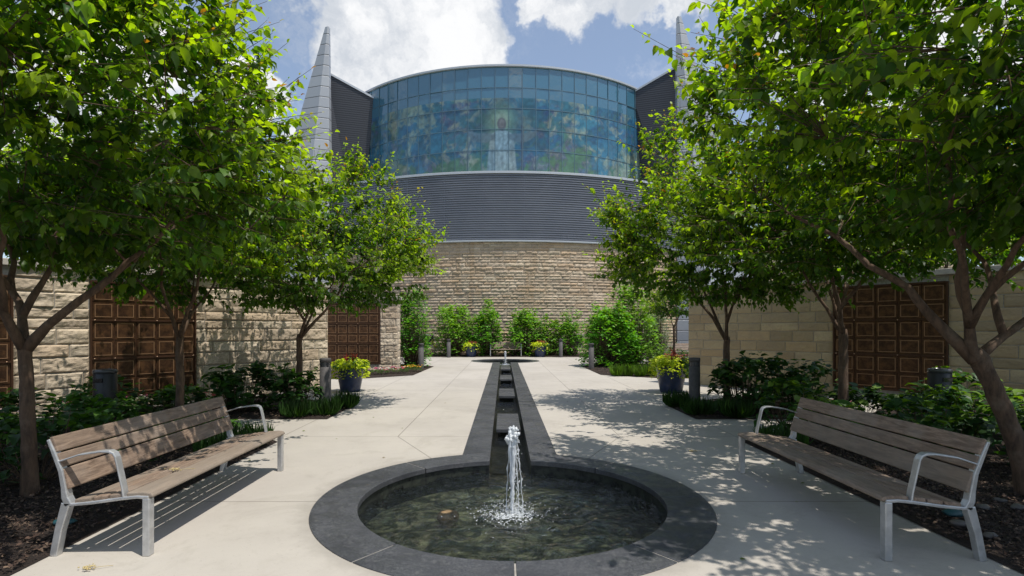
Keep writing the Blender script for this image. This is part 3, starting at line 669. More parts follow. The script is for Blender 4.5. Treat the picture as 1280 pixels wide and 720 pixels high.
# ================================================================== STONE WALLS
def stone_face(mb, P, Lx, z0, z1, course, lens, amp, seed, res, skip=(), pal=((.50, .43, .33), (.44, .37, .285), (.54, .47, .37), (.47, .38, .28))):
    """P(u, z, out) -> xyz. rock-faced ashlar: every block bulges out of a recessed joint"""
    rs = random.Random(seed); z = z0; row = 0
    while z < z1-.02:
        ch_ = min(course*rs.choice((1, 1, 1, .8, 1.2)), z1-z)
        if z1-z-ch_ < .08: ch_ = z1-z
        u = -rs.uniform(0, lens[1]); 
        while u < Lx:
            l = rs.uniform(*lens); a, b = max(u, 0), min(u+l, Lx); u += l
            if b-a < .03: continue
            pieces = [(a, b)]
            for (s0, s1, sz0, sz1) in skip:
                if z+ch_ > sz0+.01 and z < sz1-.01:
                    np_ = []
                    for (p0, p1) in pieces:
                        if p1 <= s0 or p0 >= s1: np_.append((p0, p1))
                        else:
                            if p0 < s0: np_.append((p0, s0))
                            if p1 > s1: np_.append((s1, p1))
                    pieces = np_
            for (p0, p1) in pieces:
                if p1-p0 < .02: continue
                nu = max(2, int((p1-p0)/res)); nz = max(2, int(ch_/res)); c = rs.choice(pal); k = rs.uniform(.82, 1.15); c = tuple(q*k for q in c)
                g = .006; bias = rs.uniform(.1, .8)*amp; tl = rs.uniform(-.5, .5)*amp; vs = []
                for i in range(nu+1):
                    for jz in range(nz+1):
                        s_, t_ = i/nu, jz/nz; uu = p0+g+(p1-p0-2*g)*s_; zz = z+g+(ch_-2*g)*t_
                        ed = min(s_*(p1-p0), (1-s_)*(p1-p0), t_*ch_, (1-t_)*ch_); e = min(1, ed/.03) if res < .05 else (0 if ed < 1e-6 else 1)
                        h_ = e*(bias+amp*.35+tl*(t_-.5)+amp*.9*noise.noise(Vector((uu*5, zz*8, seed)))+amp*.5*noise.noise(Vector((uu*15, zz*17, seed+4))))
                        vs.append(P(uu, zz, max(0, h_)))
                mb.add(vs, [(i*(nz+1)+jz, (i+1)*(nz+1)+jz, (i+1)*(nz+1)+jz+1, i*(nz+1)+jz+1) for i in range(nu) for jz in range(nz)], c)
        z += ch_; row += 1

def columbarium(A, B, panels, label, seed, mtl='stone', amp=.05, H=2.75, thick=.5, rowsz=(.24, .365, 6), course=.235):
    """wall from A (left as seen) to B; front normal faces the court. panels: list of (u0,u1)"""
    A = Vector((*A, 0)); B = Vector((*B, 0)); d = (B-A).normalized(); L = (B-A).length; nrm_ = Vector((d.y, -d.x, 0))
    root = empty('columbarium_wall', A, math.atan2(d.y, d.x), label, 'wall')
    # local: x along wall, y = -out
    P = lambda u, z, o_: (u, -o_, z)
    zb, rh, nr = rowsz; zt = zb+rh*nr+.03
    sk = [(u0, u1, zb, zt) for u0, u1 in panels]
    mb = MB(); stone_face(mb, P, L, 0, H-.12, course, (.32, .95), amp, seed, .028, sk)
    mb.build('stone_facing', mtl, root)
    mb = MB(); mb.box(0.003, L-.003, .006, thick, -.05, H-.12)
    o = mb.build('wall_core', 'mortar', root)
    # cut recess: the core stays behind the panels, which sit proud
    mb = MB(); stone_face(mb, lambda u, z, o_: (L+o_-.0, u, z), thick, 0, H-.12, course, (.3, .5), amp*.6, seed+9, .04)
    stone_face(mb, lambda u, z, o_: (-o_, thick-u, z), thick, 0, H-.12, course, (.3, .5), amp*.6, seed+12, .04)
    mb.build('end_facing', mtl, root)
    mb = MB(); mb.box(-.06, L+.06, -.09, thick+.05, H-.118, H); mb.build('coping', 'coping', root, bevel=.01)
    for (u0, u1) in panels:
        mb = MB(); mb.box(u0, u1, -.012, .003, zb, zt)
        for uu in (u0, u1-.03): mb.box(uu, uu+.03, -.05, -.0125, zb, zt)
        for k in range(0, nr+1, 2): mb.box(u0+.031, u1-.031, -.055, -.0125, zb+rh*k, zb+rh*k+.035)
        pn = mb.build('niche_panel', 'bronze_frame', root)
        nc = 5; cw = (u1-u0-.06)/nc
        for c_ in range(nc):
            for r_ in range(nr):
                x0 = u0+.03+cw*c_+.012; x1 = x0+cw-.024; z0 = zb+rh*r_+(.045 if r_ % 2 == 0 else .012); z1 = zb+rh*(r_+1)-.012+(.0 if r_ % 2 == 0 else 0.0)
                mb = MB(); mb.box(x0, x1, -.024, -.0125, z0, z1); mb.box(x0+.05, x1-.05, -.03, -.0245, z0+.045, z1-.045)
                dd = mb.build('niche_door', 'bronze', pn)
                mb = MB(); e = .013
                for q in ((x0+.03, x1-.03, z0+.03, z0+.03+e), (x0+.03, x1-.03, z1-.03-e, z1-.03), (x0+.03, x0+.03+e, z0+.03+e, z1-.03-e), (x1-.03-e, x1-.03, z0+.03+e, z1-.03-e)):
                    mb.box(q[0], q[1], -.034, -.0245, q[2], q[3])
                # lettering field: small raised bars, too small to read
                mb.build('door_border', 'bronze_edge', pn)
        mb = MB()
        for r_ in range(2, nr, 2):
            for c_ in (.1, 1, 3, 4.9): mb.blob((u0+.03+cw*c_, -.058, zb+rh*r_+.018), .013, (1, .5, 1), 0, 1, 1)
        mb.build('rosettes', 'rosette', pn)
    return root
# left near wall: x = -15.63+.77 y
def lw(y): return (-15.63+.77*y, y)
A = lw(5.6); B = lw(14.2); k_ = math.sqrt(1+.77**2)
columbarium(A, B, [((7.0-5.6)*k_, (9.28-5.6)*k_-.02), ((10.12-5.6)*k_, (11.6-5.6)*k_)], 'sunlit rough limestone wall with bronze niche panels behind the left bench, dappled by tree shade', 21, amp=.027)
def rw(y): return (17.37-.8*y, y)
A = rw(15.27); B = rw(6.0); k2 = math.sqrt(1+.64)
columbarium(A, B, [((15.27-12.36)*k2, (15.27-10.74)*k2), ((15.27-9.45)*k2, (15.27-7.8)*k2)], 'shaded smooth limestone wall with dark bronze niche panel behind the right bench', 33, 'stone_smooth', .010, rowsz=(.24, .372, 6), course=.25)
columbarium((-9.0, 19.9), (-3.98, 19.9), [(9.0-6.62, 9.0-4.63)], 'far short limestone wall with bronze niche panel behind the yellow-leaved left pot', 45, 'stone', .027, rowsz=(.26, .368, 6))

# ================================================================== MAIN BUILDING
bd = empty('church_building', (0, 33, 0), 0, 'large curved building with blue glass drum, ribbed metal band, stone base and two spires', 'building')
Rb, Cy = 19.7, 19.7  # local y: front at 0, centre at +Rb
def cyl(th, z, o_, R_=Rb, yc=Cy): return ((R_+o_)*math.sin(th), yc-(R_+o_)*math.cos(th), z)
TH = math.radians(50); Ls = 2*TH*Rb
wins = []
for xw in (-4.85, -2.05, 4.5, 6.9, 8.8, -7.5, 2.2): wins.append((Ls/2+xw-.38, Ls/2+xw+.38, .55, 1.15))
mb = MB(); stone_face(mb, lambda u, z, o_: cyl(u/Rb-TH, z, o_), Ls, 0, 6.86, .19, (.35, 1.2), .035, 77, .075,
                      wins, pal=((.50, .425, .335), (.43, .36, .285), (.55, .475, .39), (.48, .38, .28), (.50, .44, .355)))
mb.build('stone_wall', 'stone_far', bd)
mb = MB(); N = 60
prof = [(-.03, -.1), (-.03, 6.86), (-.5, 6.86)]
def revolve(mb, prof, th0, th1, N, R_=Rb, yc=Cy, smooth=False):
    vs = [cyl(th0+(th1-th0)*i/N, z, o_, R_, yc) for i in range(N+1) for o_, z in prof]; k = len(prof)
    mb.add(vs, [(i*k+j, (i+1)*k+j, (i+1)*k+j+1, i*k+j+1) for i in range(N) for j in range(k-1)], None, smooth)
revolve(mb, [(-.02, -.1), (-.02, 6.86)], -TH, TH, N); mb.build('wall_core', 'mortar', bd)
for (a, b, z0, z1) in wins:
    mb = MB(); revolve(mb, [(-.015, z0), (-.015, z1)], a/Rb-TH, b/Rb-TH, 3); wdw = mb.build('window', 'window', bd)
    mb = MB(); revolve(mb, [(.0, z1), (.07, z1), (.07, z1+.09), (.0, z1+.09)], a/Rb-TH-.005, b/Rb-TH+.005, 3); mb.build('lintel', 'coping', wdw)
# ribbed band 6.95..11.1
zb, zt = 6.98, 11.02; nr = 29; pitch = (zt-zb)/nr; prof = []
for i in range(nr):
    z = zb+pitch*i; prof += [(.04, z), (.04, z+.03), (.135, z+.05), (.135, z+pitch*.60), (.04, z+pitch*.90)]
prof += [(.04, zt)]
mb = MB(); revolve(mb, prof, -TH, TH, 90); mb.build('ribbed_cladding', 'louvre', bd)
mb = MB()
for k in range(-6, 7):
    th = k*2.45/Rb+.06; w_ = .022/Rb; vs = []
    revolve(mb, [(.03, zb), (.10, zb), (.10, zt), (.03, zt)], th-w_*.6, th+w_*.6, 1)
mb.build('panel_seam', 'louvre', bd)
mb = MB(); revolve(mb, [(-.1, 6.86), (.15, 6.86), (.17, 6.90), (.17, 6.975), (.04, 6.976)], -TH, TH, 60)
revolve(mb, [(.04, 11.02), (.19, 11.03), (.19, 11.16), (.12, 11.19), (-1.2, 11.19)], -TH, TH, 60); mb.build('edge_trim', 'trim', bd)
mb = MB(); revolve(mb, [(-.3, 11.18), (-6, 11.18)], -TH, TH, 40); mb.build('lower_roof', 'roof', bd)
# glass drum: front at local y 2.5, R 14.6
Rg, Yg = 14.6, 2.5+14.6; TG = math.radians(56); g0, g1 = 11.1, 18.78
def gcyl(th, z, o_): return cyl(th, z, o_, Rg, Yg)
rows = [11.95-1.37, 11.95, 13.32, 14.69, 16.06, 17.43, 18.78]
dth = .9/Rg
art_top = 16.75
# art glass: pane colours painted as coloured glass on a dense grid
nu, nz = 620, 150; TA = math.radians(50)
us = np.linspace(-TA, TA, nu+1); zs = np.linspace(g0-.3, art_top, nz+1)
U, Zg = np.meshgrid(us*Rg, zs, indexing='ij')
def fbm(x, y, sd, o=5, f=1.0):
    r = np.zeros(x.shape); a = 1; it = np.random.default_rng(sd); tot = 0
    for k in range(o):
        n_ = it.random((64, 64)); fx, fy = (x*f) % 64, (y*f) % 64; ix, iy = fx.astype(int), fy.astype(int); tx, ty = fx-ix, fy-iy
        tx, ty = tx*tx*(3-2*tx), ty*ty*(3-2*ty); i1, j1 = (ix+1) % 64, (iy+1) % 64
        r += a*(n_[ix, iy]*(1-tx)*(1-ty)+n_[i1, iy]*tx*(1-ty)+n_[ix, j1]*(1-tx)*ty+n_[i1, j1]*tx*ty); tot += a; a *= .6; f *= 2.1
    return r/tot
wx = fbm(U+20, Zg, 11, 4, .5)*3; wy = fbm(U+20, Zg, 12, 4, .5)*3
a1 = fbm(U+wx+20, Zg*1.1+wy, 1, 5, .45); a2 = fbm(U+wy+30, Zg+wx, 2, 5, .6); a3 = fbm(U*1.2+wx*.6+9, Zg+wy*.6+5, 3, 6, 2.0); a4 = fbm(U+40, Zg, 5, 4, 3.)
sst = lambda a, lo, hi: np.clip((a-lo)/(hi-lo), 0, 1)[..., None]
deep, teal, green, viol, pale, cyan = [np.array(c) for c in ((.012, .05, .145), (.018, .10, .16), (.055, .14, .09), (.065, .075, .16), (.19, .25, .20), (.03, .14, .21))]
col = deep*(1-sst(a1, .35, .6))+teal*sst(a1, .35, .6)
low_ = np.clip((14.2-Zg)/2.5, 0, 1)
side = np.clip((np.abs(U)-4)/3, 0, 1)
col = col*(1-sst(a2+.16*low_, .5, .68))+green*sst(a2+.16*low_, .5, .68)
col = col*(1-.8*sst(a3, .5, .66))+viol*.8*sst(a3, .5, .66)
col = col*(1-.8*sst(1-a2+.12*side, .52, .72))+cyan*.8*sst(1-a2+.12*side, .52, .72)
col = col*(1-.8*sst(a1*.5+a3*.5+.07*side+.03*low_, .56, .68))+pale*.8*sst(a1*.5+a3*.5+.07*side+.03*low_, .56, .68)
def put(mask, c, k=1.0):
    global col
    mm = np.clip(mask, 0, 1)[..., None]*k; col = col*(1-mm)+np.array(c)*mm
X0 = -.20; ux = U-X0
put(1-np.clip((np.sqrt((ux/3.2)**2+((Zg-15)/2.6)**2)-.4)/.6, 0, 1), (.014, .07, .12), .7)
# generic robed figure with a pale glow, open arms (plain stand-in for the window's picture)
rg = np.sqrt((ux/1.0)**2+((Zg-15.25)/1.15)**2)
put(1-np.clip((rg-.55)/.75, 0, 1), (.12, .22, .16), .75); put(1-np.clip((rg-.3)/.35, 0, 1), (.20, .27, .22), .7)
hw = .80*np.clip((14.66-Zg)/.35, 0, 1)**.5+np.clip(14.4-Zg, 0, 9)*.10; fold = .5+.5*np.sin(ux*19+np.sin(Zg*2.1)*1.2+a4*7)
rob = (np.clip((hw-np.abs(ux))/.10, 0, 1))*(Zg < 14.62)
robc = np.array((.17, .25, .29))*(.75+.3*fold[..., None]); rm = np.clip(rob, 0, 1)[..., None]*.9; col = col*(1-rm)+robc*rm
for sg in (-1, 1):
    t_ = (ux*sg-.4)/1.9; zc = 14.25-.25*np.sin(np.clip(t_, 0, 1)*3.1)+.25*np.clip(t_, 0, 1)
    th_ = .20+.16*np.sin(np.clip(t_, 0, 1)*PI); put(np.clip((th_-np.abs(Zg-zc))/.1, 0, 1)*(t_ > 0)*(t_ < 1), (.07, .12, .16), .8)
put(np.clip((1.0-np.sqrt((ux/.34)**2+((Zg-15.02)/.50)**2))*4, 0, 1), (.06, .055, .075), .85)
put(np.clip((1.0-np.sqrt((ux/.21)**2+((Zg-15.08)/.32)**2))*4, 0, 1), (.12, .125, .13), .85)
put(np.clip((.10-np.abs(ux-1.35))/.05, 0, 1)*(Zg < 15.0), (.05, .06, .09), .7)
# small mosaic variation and pane leading
col = col*(.55+.9*fbm(U*1+70, Zg, 21, 3, 5.0)[..., None])
col = col*1.12+.012
th_ = U/Rg; kc = np.floor(th_/dth-.3).astype(int); rc = np.floor((Zg-11.95)/1.37).astype(int)
prg = np.random.default_rng(99); tlt = prg.uniform(-1, 1, (80, 20, 3)); ki, ri_ = np.clip(kc+40, 0, 79), np.clip(rc+5, 0, 19)
lc = th_-(kc+.8)*dth; rr_ = Rg*math.cos(dth/2)/np.cos(lc)+.012+tlt[ki, ri_, 0]*.016*lc/dth+tlt[ki, ri_, 1]*.010*(((Zg-11.95)/1.37)%1-.5)
col = col*(1+.13*tlt[ki, ri_, 2][..., None])*(1+.10*tlt[ki, ri_, 0:1].reshape(nu+1, nz+1, 1)*np.array((1, 0, -1)))
vs = np.stack([rr_*np.sin(th_), Yg-rr_*np.cos(th_), Zg], -1).reshape(-1, 3)
idx = np.arange((nu+1)*(nz+1)).reshape(nu+1, nz+1)
fs = np.stack([idx[:-1, :-1], idx[1:, :-1], idx[1:, 1:], idx[:-1, 1:]], -1).reshape(-1, 4)
me = bpy.data.meshes.new('art_glass'); me.from_pydata(vs.tolist(), [], fs.tolist()); at = me.color_attributes.new('Col', 'FLOAT_COLOR', 'POINT')
cc4 = np.ones((len(vs), 4), dtype=np.float32); cc4[:, :3] = np.clip(col, 0, 1).reshape(-1, 3); at.data.foreach_set('color', cc4.ravel())
for p_ in me.polygons: p_.use_smooth = True
gd = MB()
for k in range(-17, 17):
    for (za, zb_) in ((art_top, 17.43), (17.43, g1)):
        t0, t1 = (k+.3)*dth, (k+1.3)*dth; a, b, c_ = prg.uniform(-.012, .012, 3)
        gd.add([cyl(t0, za, a, Rg, Yg), cyl(t1, za, b, Rg, Yg), cyl(t1, zb_, b+c_, Rg, Yg), cyl(t0, zb_, a+c_, Rg, Yg)], [(0, 1, 2, 3)])
gw = gd.build('glass_wall', 'glass', bd)
link_mesh('art_glass', me, 'artglass', gw)
gd = MB(); revolve(gd, [(0, g0-.3), (0, art_top)], -TG, -TA, 6, Rg, Yg, True); revolve(gd, [(0, g0-.3), (0, art_top)], TA, TG, 6, Rg, Yg, True); gd.build('side_glass', 'glass', gw)
mb = MB()
k = -15
while k <= 15:
    th = (k+.3)*dth; mb2 = [cyl(th+s*.015/Rg, z, o_, Rg, Yg) for z in (g0-.3, g1) for s, o_ in ((-1, .004), (-1, .035), (1, .035), (1, .004))]
    mb.add(mb2, [(0, 1, 5, 4), (1, 2, 6, 5), (2, 3, 7, 6)]); k += 1
for zr in rows[1:-1]: revolve(mb, [(.004, zr-.018), (.028, zr-.018), (.028, zr+.018), (.004, zr+.018)], -TG, TG, 60, Rg, Yg)
mb.build('mullions', 'mullion', gw)
mb = MB(); revolve(mb, [(-.3, g1), (.10, g1), (.12, g1+.03), (.12, g1+.14), (0, g1+.16), (-13.9, g1+.3)], -TG, TG, 70, Rg, Yg); mb.build('drum_roof', 'trim', bd)
# wings and spires (coordinates: world minus 33 in y)
def wxz(px, py, yd): return ((px-629.5)/675*yd-.075, yd-33, (411-py)*yd/675+1.55)
def wing(a, b, c, d_, name):
    P = [Vector(wxz(*a)), Vector(wxz(*b)), Vector(wxz(*c)), Vector(wxz(*d_))]
    back = [q+Vector((0, 6, 0)) for q in P]; mb = MB(); mb.add(P+back, [(0, 1, 2, 3), (7, 6, 5, 4), (0, 4, 5, 1), (1, 5, 6, 2), (2, 6, 7, 3), (3, 7, 4, 0)])
    o = mb.build(name, 'wing', bd)
    mb = MB(); e = (P[1]-P[0]); nn = Vector((0, -.06, 0)); up = Vector((0, 0, .14)); mb.add([P[0]+nn, P[1]+nn, P[1]+nn+up, P[0]+nn+up, P[0]-nn*4, P[1]-nn*4, P[1]-nn*4+up, P[0]-nn*4+up], [(0, 1, 2, 3), (7, 6, 5, 4), (3, 2, 6, 7), (0, 4, 5, 1), (0, 3, 7, 4), (1, 5, 6, 2)])
    mb.build('wing_coping', 'trim', o); return o
wing((408, 91, 38.0), (468.5, 124, 39.05), (449, 300, 39.5), (408, 300, 38.0), 'wing_wall')
wing((789.5, 117, 39.05), (850, 82, 38.0), (850, 300, 38.0), (812, 300, 39.5), 'wing_wall')
def spire(pts_top, pts_base, zt, zb):
    mb = MB(); n_ = len(pts_top); vs = [(x_, y_, zt) for x_, y_ in pts_top]+[(x_, y_, zb) for x_, y_ in pts_base]
    mb.add(vs, [tuple(range(n_))]+[(i, (i+1) % n_, (i+1) % n_+n_, i+n_) for i in range(n_)]); return mb.build('spire', 'spire', bd)
yd = 36.4; s_ = yd/675
xe = (409.5-629.5)*s_-.075; zt1 = (411-30)*s_+1.55
spire([(xe-.27, 3.72), (xe-.09, 3.66), (xe, 3.70), (xe, 3.95), (xe-.27, 3.95)], [(xe-6.9, 4.4), (xe-2.3, 2.9), (xe, 3.7), (xe, 4.8), (xe-6.9, 4.8)], zt1, 0)
xe = (848.5-629.5)*s_-.075; zt2 = (411-17)*s_+1.55
spire([(xe, 3.70), (xe+.09, 3.66), (xe+.27, 3.72), (xe+.27, 3.95), (xe, 3.95)], [(xe, 3.7), (xe+2.1, 2.9), (xe+7.6, 4.6), (xe+7.6, 4.8), (xe, 4.8)], zt2, 0)
# flanking stone walls each side
for sg in (-1, 1):
    mb = MB(); x0 = 13.2
    stone_face(mb, (lambda u, z, o_: (x0+u, 6.0-o_, z)) if sg > 0 else (lambda u, z, o_: (-x0-20+u, 6.0-o_, z)), 20, 0, 6.9, .22, (.4, 1.2), .05, 90+sg, .12,
               [((2.0 if sg > 0 else 3)+3.2*i, (3.0 if sg > 0 else 4)+3.2*i, .6, 1.6) for i in range(5)]); mb.build('side_stone_wall', 'stone_far', bd)
    mb = MB(); a, b = sorted((sg*(x0+.02), sg*(x0+20))); mb.box(a, b, 6.02, 7.5, 0, 6.9)
    mb.build('side_core', 'window', bd)
    mb = MB(); mb.box(a, b, 5.9, 7.6, 6.905, 7.1); mb.build('side_trim', 'trim', bd)

# ================================================================== POTS, BOLLARDS, BINS
def make_pot(loc, label, seed, sc=1.0, group='blue planter pots', red=True, small=False):
    root = empty('planter_pot', loc, 0, label, 'planter pot', group)
    mb = MB(); H = .62*sc
    mb.lathe([(0.001, .0), (.235*sc, 0), (.25*sc, .02), (.30*sc, H*.45), (.335*sc, H*.9), (.355*sc, H*.93), (.355*sc, H), (.325*sc, H), (.31*sc, H*.9), (.001, H*.88)], 36); mb.build('pot', 'pot', root)
    rs = random.Random(seed); LP = []; LD = []; LN = []; LS = []; LC = []
    nL = 300 if small else 900
    for i in range(nL):
        a = rs.random()*6.28; k = rs.random()**.5; z = H+rs.random()**1.3*.26*sc*(1.15-k*.6)
        if k > .8 and rs.random() < .55: z = H-rs.random()*.26*sc
        q = (math.cos(a)*k*.45*sc*(1+.25*noise.noise(Vector((math.cos(a)*2, math.sin(a)*2, seed)))), math.sin(a)*k*.45*sc, z); b = a+rs.uniform(-.8, .8)
        LP.append(q); LD.append((math.cos(b), math.sin(b), rs.uniform(-.7, .5))); LN.append((rs.gauss(0, .3), rs.gauss(0, .3), 1)); LS.append(.09*sc*rs.uniform(.6, 1.3)*(1.4 if small else 1))
        v = rs.uniform(.75, 1.2); LC.append([.46*v, .52*v, .035*v] if (rs.random() < .8 if not red else (math.cos(a) < .35 or rs.random() < .35)) else [.06*v, .14*v, .03*v])
    leaves(LP, LD, LN, LS, LC, 1.0, 'trailing_foliage', 'shrub', root)
    LP = []; LD = []; LN = []; LS = []; LC = []
    for i in range(8 if (small or red) else 26):
        a = rs.random()*6.28; k = rs.random(); LP.append((math.cos(a)*.05, math.sin(a)*.05, H+.14*sc)); LD.append((math.cos(a)*k, math.sin(a)*k, .9)); LN.append((math.cos(a), math.sin(a), .2)); LS.append(sc*rs.uniform(.16, .30)); v = rs.uniform(.7, 1.3); LC.append([.26*v, .035*v, .03*v])
    leaves(LP, LD, LN, LS, LC, .13, 'red_spikes', 'shrub', root)
    if red:
        LP = []; LD = []; LN = []; LS = []; LC = []
        for i in range(160):
            a = rs.random()*6.28; k = rs.random()**.5*.36*sc; LP.append((.12*sc+math.cos(a)*k*.7, math.sin(a)*k, H+.15*sc+rs.random()*.12*sc)); b = rs.random()*6.28; LD.append((math.cos(b), math.sin(b), .5)); LN.append((0, 0, 1)); LS.append(.05*sc); LC.append(rs.choice(([.30, .05, .05], [.38, .12, .10], [.12, .02, .03])))
        leaves(LP, LD, LN, LS, LC, 1.0, 'blossoms', 'petal', root)
    return root
make_pot((-3.88, 13.4, 0), 'tapered dark blue pot brimming with lime-yellow leaves and a red spike, beside the left path', 1, .95, red=False)
make_pot((4.02, 13.2, 0), 'tapered navy pot with lime and dark red foliage standing beside the right path', 2, 1.05)
make_pot((-1.88, 29.95, 0), 'small far blue pot of yellow-green leaves left of the distant bench', 3, .95, small=True)
make_pot((1.95, 29.9, 0), 'small far blue pot of mixed flowers right of the distant bench', 4, 1.0, small=True)

def make_bollard(label, group='cylindrical path bollards'):
    root = empty('bollard_light', (0, 0, 0), 0, label, 'bollard', group)
    mb = MB(); mb.lathe([(.105, 0), (.105, .83), (.098, .832)], 28); mb.build('post', 'bollard', root)
    mb = MB(); mb.lathe([(.086, .82), (.086, .925)], 28); mb.build('lens', 'lens', root)
    for k in range(4):
        a = PI/4+k*PI/2; mb = MB(); mb.box(-.012, .012, -.012, .012, .83, .92, mtx=Matrix.Translation((math.cos(a)*.092, math.sin(a)*.092, 0)) @ Matrix.Rotation(a, 4, 'Z')); mb.build('cap_support', 'black', root)
    mb = MB(); mb.lathe([(.086, .92), (.107, .92), (.107, .985), (.10, .995), (.001, .998)], 28); mb.build('cap', 'bollard', root); return root
B0 = make_bollard('')
spots = [(-3.46, 10.25, 'grey bollard beside the shrubs in the left bed, before the yellow-leaved pot'), (3.62, 10.45, 'grey bollard at the corner of the right bed, beside the navy pot'),
         (-3.27, 20.9, 'grey bollard at the mulch corner beyond the far limestone wall'), (3.32, 20.9, 'grey bollard in front of the large bright shrub on the right'),
         (-3.05, 29.3, 'farthest bollard on the left, before the shrubs left of the distant bench'), (3.05, 29.5, 'farthest bollard on the right, before the shrubs right of the distant bench')]
for i, (x_, y_, lb) in enumerate(spots):
    o = B0 if i == 0 else copy_tree(B0); o.location = (x_, y_, 0); o['label'] = lb; o.rotation_euler.z = i*.4
def make_bin(loc, label):
    root = empty('litter_bin', loc, 0, label, 'litter bin', 'dark litter bins by the walls'); mb = MB(); mb.lathe([(.0, .03), (.15, .03), (.155, .05), (.155, .86), (.15, .87)], 32); mb.build('body', 'black', root)
    mb = MB(); mb.lathe([(.152, .872), (.162, .875), (.162, .915), (.152, .93), (.10, .935), (.10, .90), (.001, .90)], 32); mb.build('lid_ring', 'lens', root)
    mb = MB(); mb.box(-.07, .07, -.163, -.14, .74, .80); mb.build('slot', 'window', root); return root
make_bin((-6.2, 8.3, 0), 'dark round bin in front of the sunlit bronze niche panel')
make_bin((6.75, 8.45, 0), 'dark round bin before the shaded bronze niche panel')

# ================================================================== TREES
G = 'broad-crowned courtyard trees'
make_tree((-4.42, 4.95, 0), 'nearest tree on the left, brown trunk rising behind the left bench', 1.45, .060, (-.05, .05, 3.65), (2.25, 2.7, 1.55), 1900, 17, .088, 11, G,
          lean=(-.05, 0), low=1.0, limbs=[(1.35, .3, 2.75, .055), (-.9, .6, 3.1, .05), (-.35, -1.2, 3.2, .045), (.5, -.9, 3.4, .045), (.05, .9, 3.6, .05), (1.5, 1.2, 3.3, .035), (-1.4, -.3, 3.3, .04)], flat=.78,
          extra=[((1.15, -.6, 4.1), (.3, .4, .35), 70), ((.9, -1.9, 3.7), (.45, .35, .3), 60), ((1.85, .2, 3.0), (.25, .8, .30), 110), ((1.75, -.9, 3.75), (.22, .5, .3), 50)])
make_tree((4.75, 4.95, 0), 'nearest tree on the right, leaning forked trunk behind the right bench', 1.35, .082, (-.0, -.55, 3.70), (2.75, 2.9, 1.55), 2300, 17, .092, 23, G,
          lean=(-.42, .1), limbs=[(-1.9, .5, 2.75, .062), (-.9, -.2, 2.95, .055), (1.3, .4, 2.3, .05), (-.6, -1.3, 3.1, .045), (.3, 1.2, 3.2, .045), (-1.6, -1.0, 3.5, .04), (.9, -1.2, 3.3, .04)], flat=.78,
          extra=[((-1.9, -.3, 4.3), (.35, .5, .35), 110), ((-1.1, -1.9, 3.8), (.5, .35, .3), 70), ((-2.3, 1.1, 4.15), (.18, .4, .4), 80)])
make_tree((-5.12, 8.4, 0), 'second tree on the left, slim trunk in front of the bronze niche panel', 1.5, .062, (-.1, -.05, 3.05), (1.95, 2.0, 1.15), 1150, 16, .09, 31, G, flat=.80)
make_tree((5.15, 8.3, 0), 'second tree on the right, slim trunk in front of the shaded bronze niche panel', 1.55, .07, (.0, .1, 3.4), (2.4, 2.1, 1.45), 1500, 16, .09, 43, G, flat=.80,
          extra=[((-1.6, .3, 3.9), (.4, .5, .4), 90)])
make_tree((-4.12, 10.7, 0), 'farthest left tree, thin trunk forking low above broad-leaved shrubs, crown reaching toward the channel', 1.45, .065, (.32, .0, 3.15), (2.2, 2.2, 1.3), 1250, 16, .09, 52, G, flat=.80,
          extra=[((2.0, -.1, 2.95), (.28, .3, .12), 45), ((1.2, 0, 4.55), (.35, .3, .2), 40)])
make_tree((4.35, 10.7, 0), 'farthest right tree, thin trunk forking low above bushy shrubs, crown reaching toward the channel', 1.4, .068, (-.05, .0, 3.4), (2.2, 2.2, 1.5), 1350, 16, .09, 64, G, flat=.82,
          extra=[((-2.1, -.1, 3.7), (.25, .3, .25), 60), ((-1.1, 0, 5.2), (.3, .3, .25), 40), ((-1.9, 0, 2.75), (.25, .3, .15), 35)])
t7 = make_tree((6.35, 20.4, 0), 'small distant tree with a thin straight trunk behind the navy pot', 1.7, .045, (0, 0, 2.55), (1.0, 1.0, .6), 260, 12, .10, 71, None, flat=.6, base=(.04, .09, .02))
# trees beyond the walls, one shape of their own reused
t8 = make_tree((-11.5, 16.5, 0), 'tall green tree behind the left limestone wall', 2.2, .14, (0, 0, 5.0), (3.4, 3.4, 2.6), 900, 10, .2, 83, 'trees beyond the walls', flat=.8, base=(.035, .08, .018))
for (x_, y_, r_, lb) in ((13.5, 17.0, 1.3, 'tall green tree behind the right limestone wall'), (-17, 11, 2.4, 'tall green tree at the far left behind the wall'), (18.5, 11.5, 3.3, 'tall green tree at the far right behind the wall')):
    o = copy_tree(t8); o.location = (x_, y_, 0); o.rotation_euler.z = r_; o['label'] = lb

# ================================================================== SHRUBS
LG = (.10, .20, .022); DG = (.028, .075, .018); MG = (.055, .13, .022)
GB = 1.45
far = [(-3.75, 21.6, .60, 2.65, 1500, .11, (.06, .17, .018), 'tall narrow bright shrub beside the end of the far limestone wall'),
       (-2.95, 31.0, 1.0, 2.65, 1500, .15, (.11, .22, .03), 'leftmost light green shrub against the curved stone wall'),
       (-1.05, 31.1, .85, 2.6, 1600, .14, (.07, .18, .02), 'dense rounded shrub just left of the distant bench'),
       (1.15, 31.3, 1.0, 2.45, 1500, .15, (.09, .20, .025), 'broad light shrub just right of the distant bench'),
       (2.65, 31.3, .75, 2.15, 900, .14, (.09, .19, .025), 'narrow shrub between the far blue pot and the farthest right bollard'),
       (3.75, 31.1, .7, 2.1, 900, .14, (.075, .18, .02), 'shrub just right of the farthest right bollard'),
       (4.3, 22.4, 1.0, 2.45, 2600, .13, (.085, .22, .02), 'large bright green shrub behind the bollard on the right'),
       (5.3, 23.2, .9, 2.95, 1500, .13, (.11, .21, .03), 'tallest loose shrub behind the large bright one on the right')]
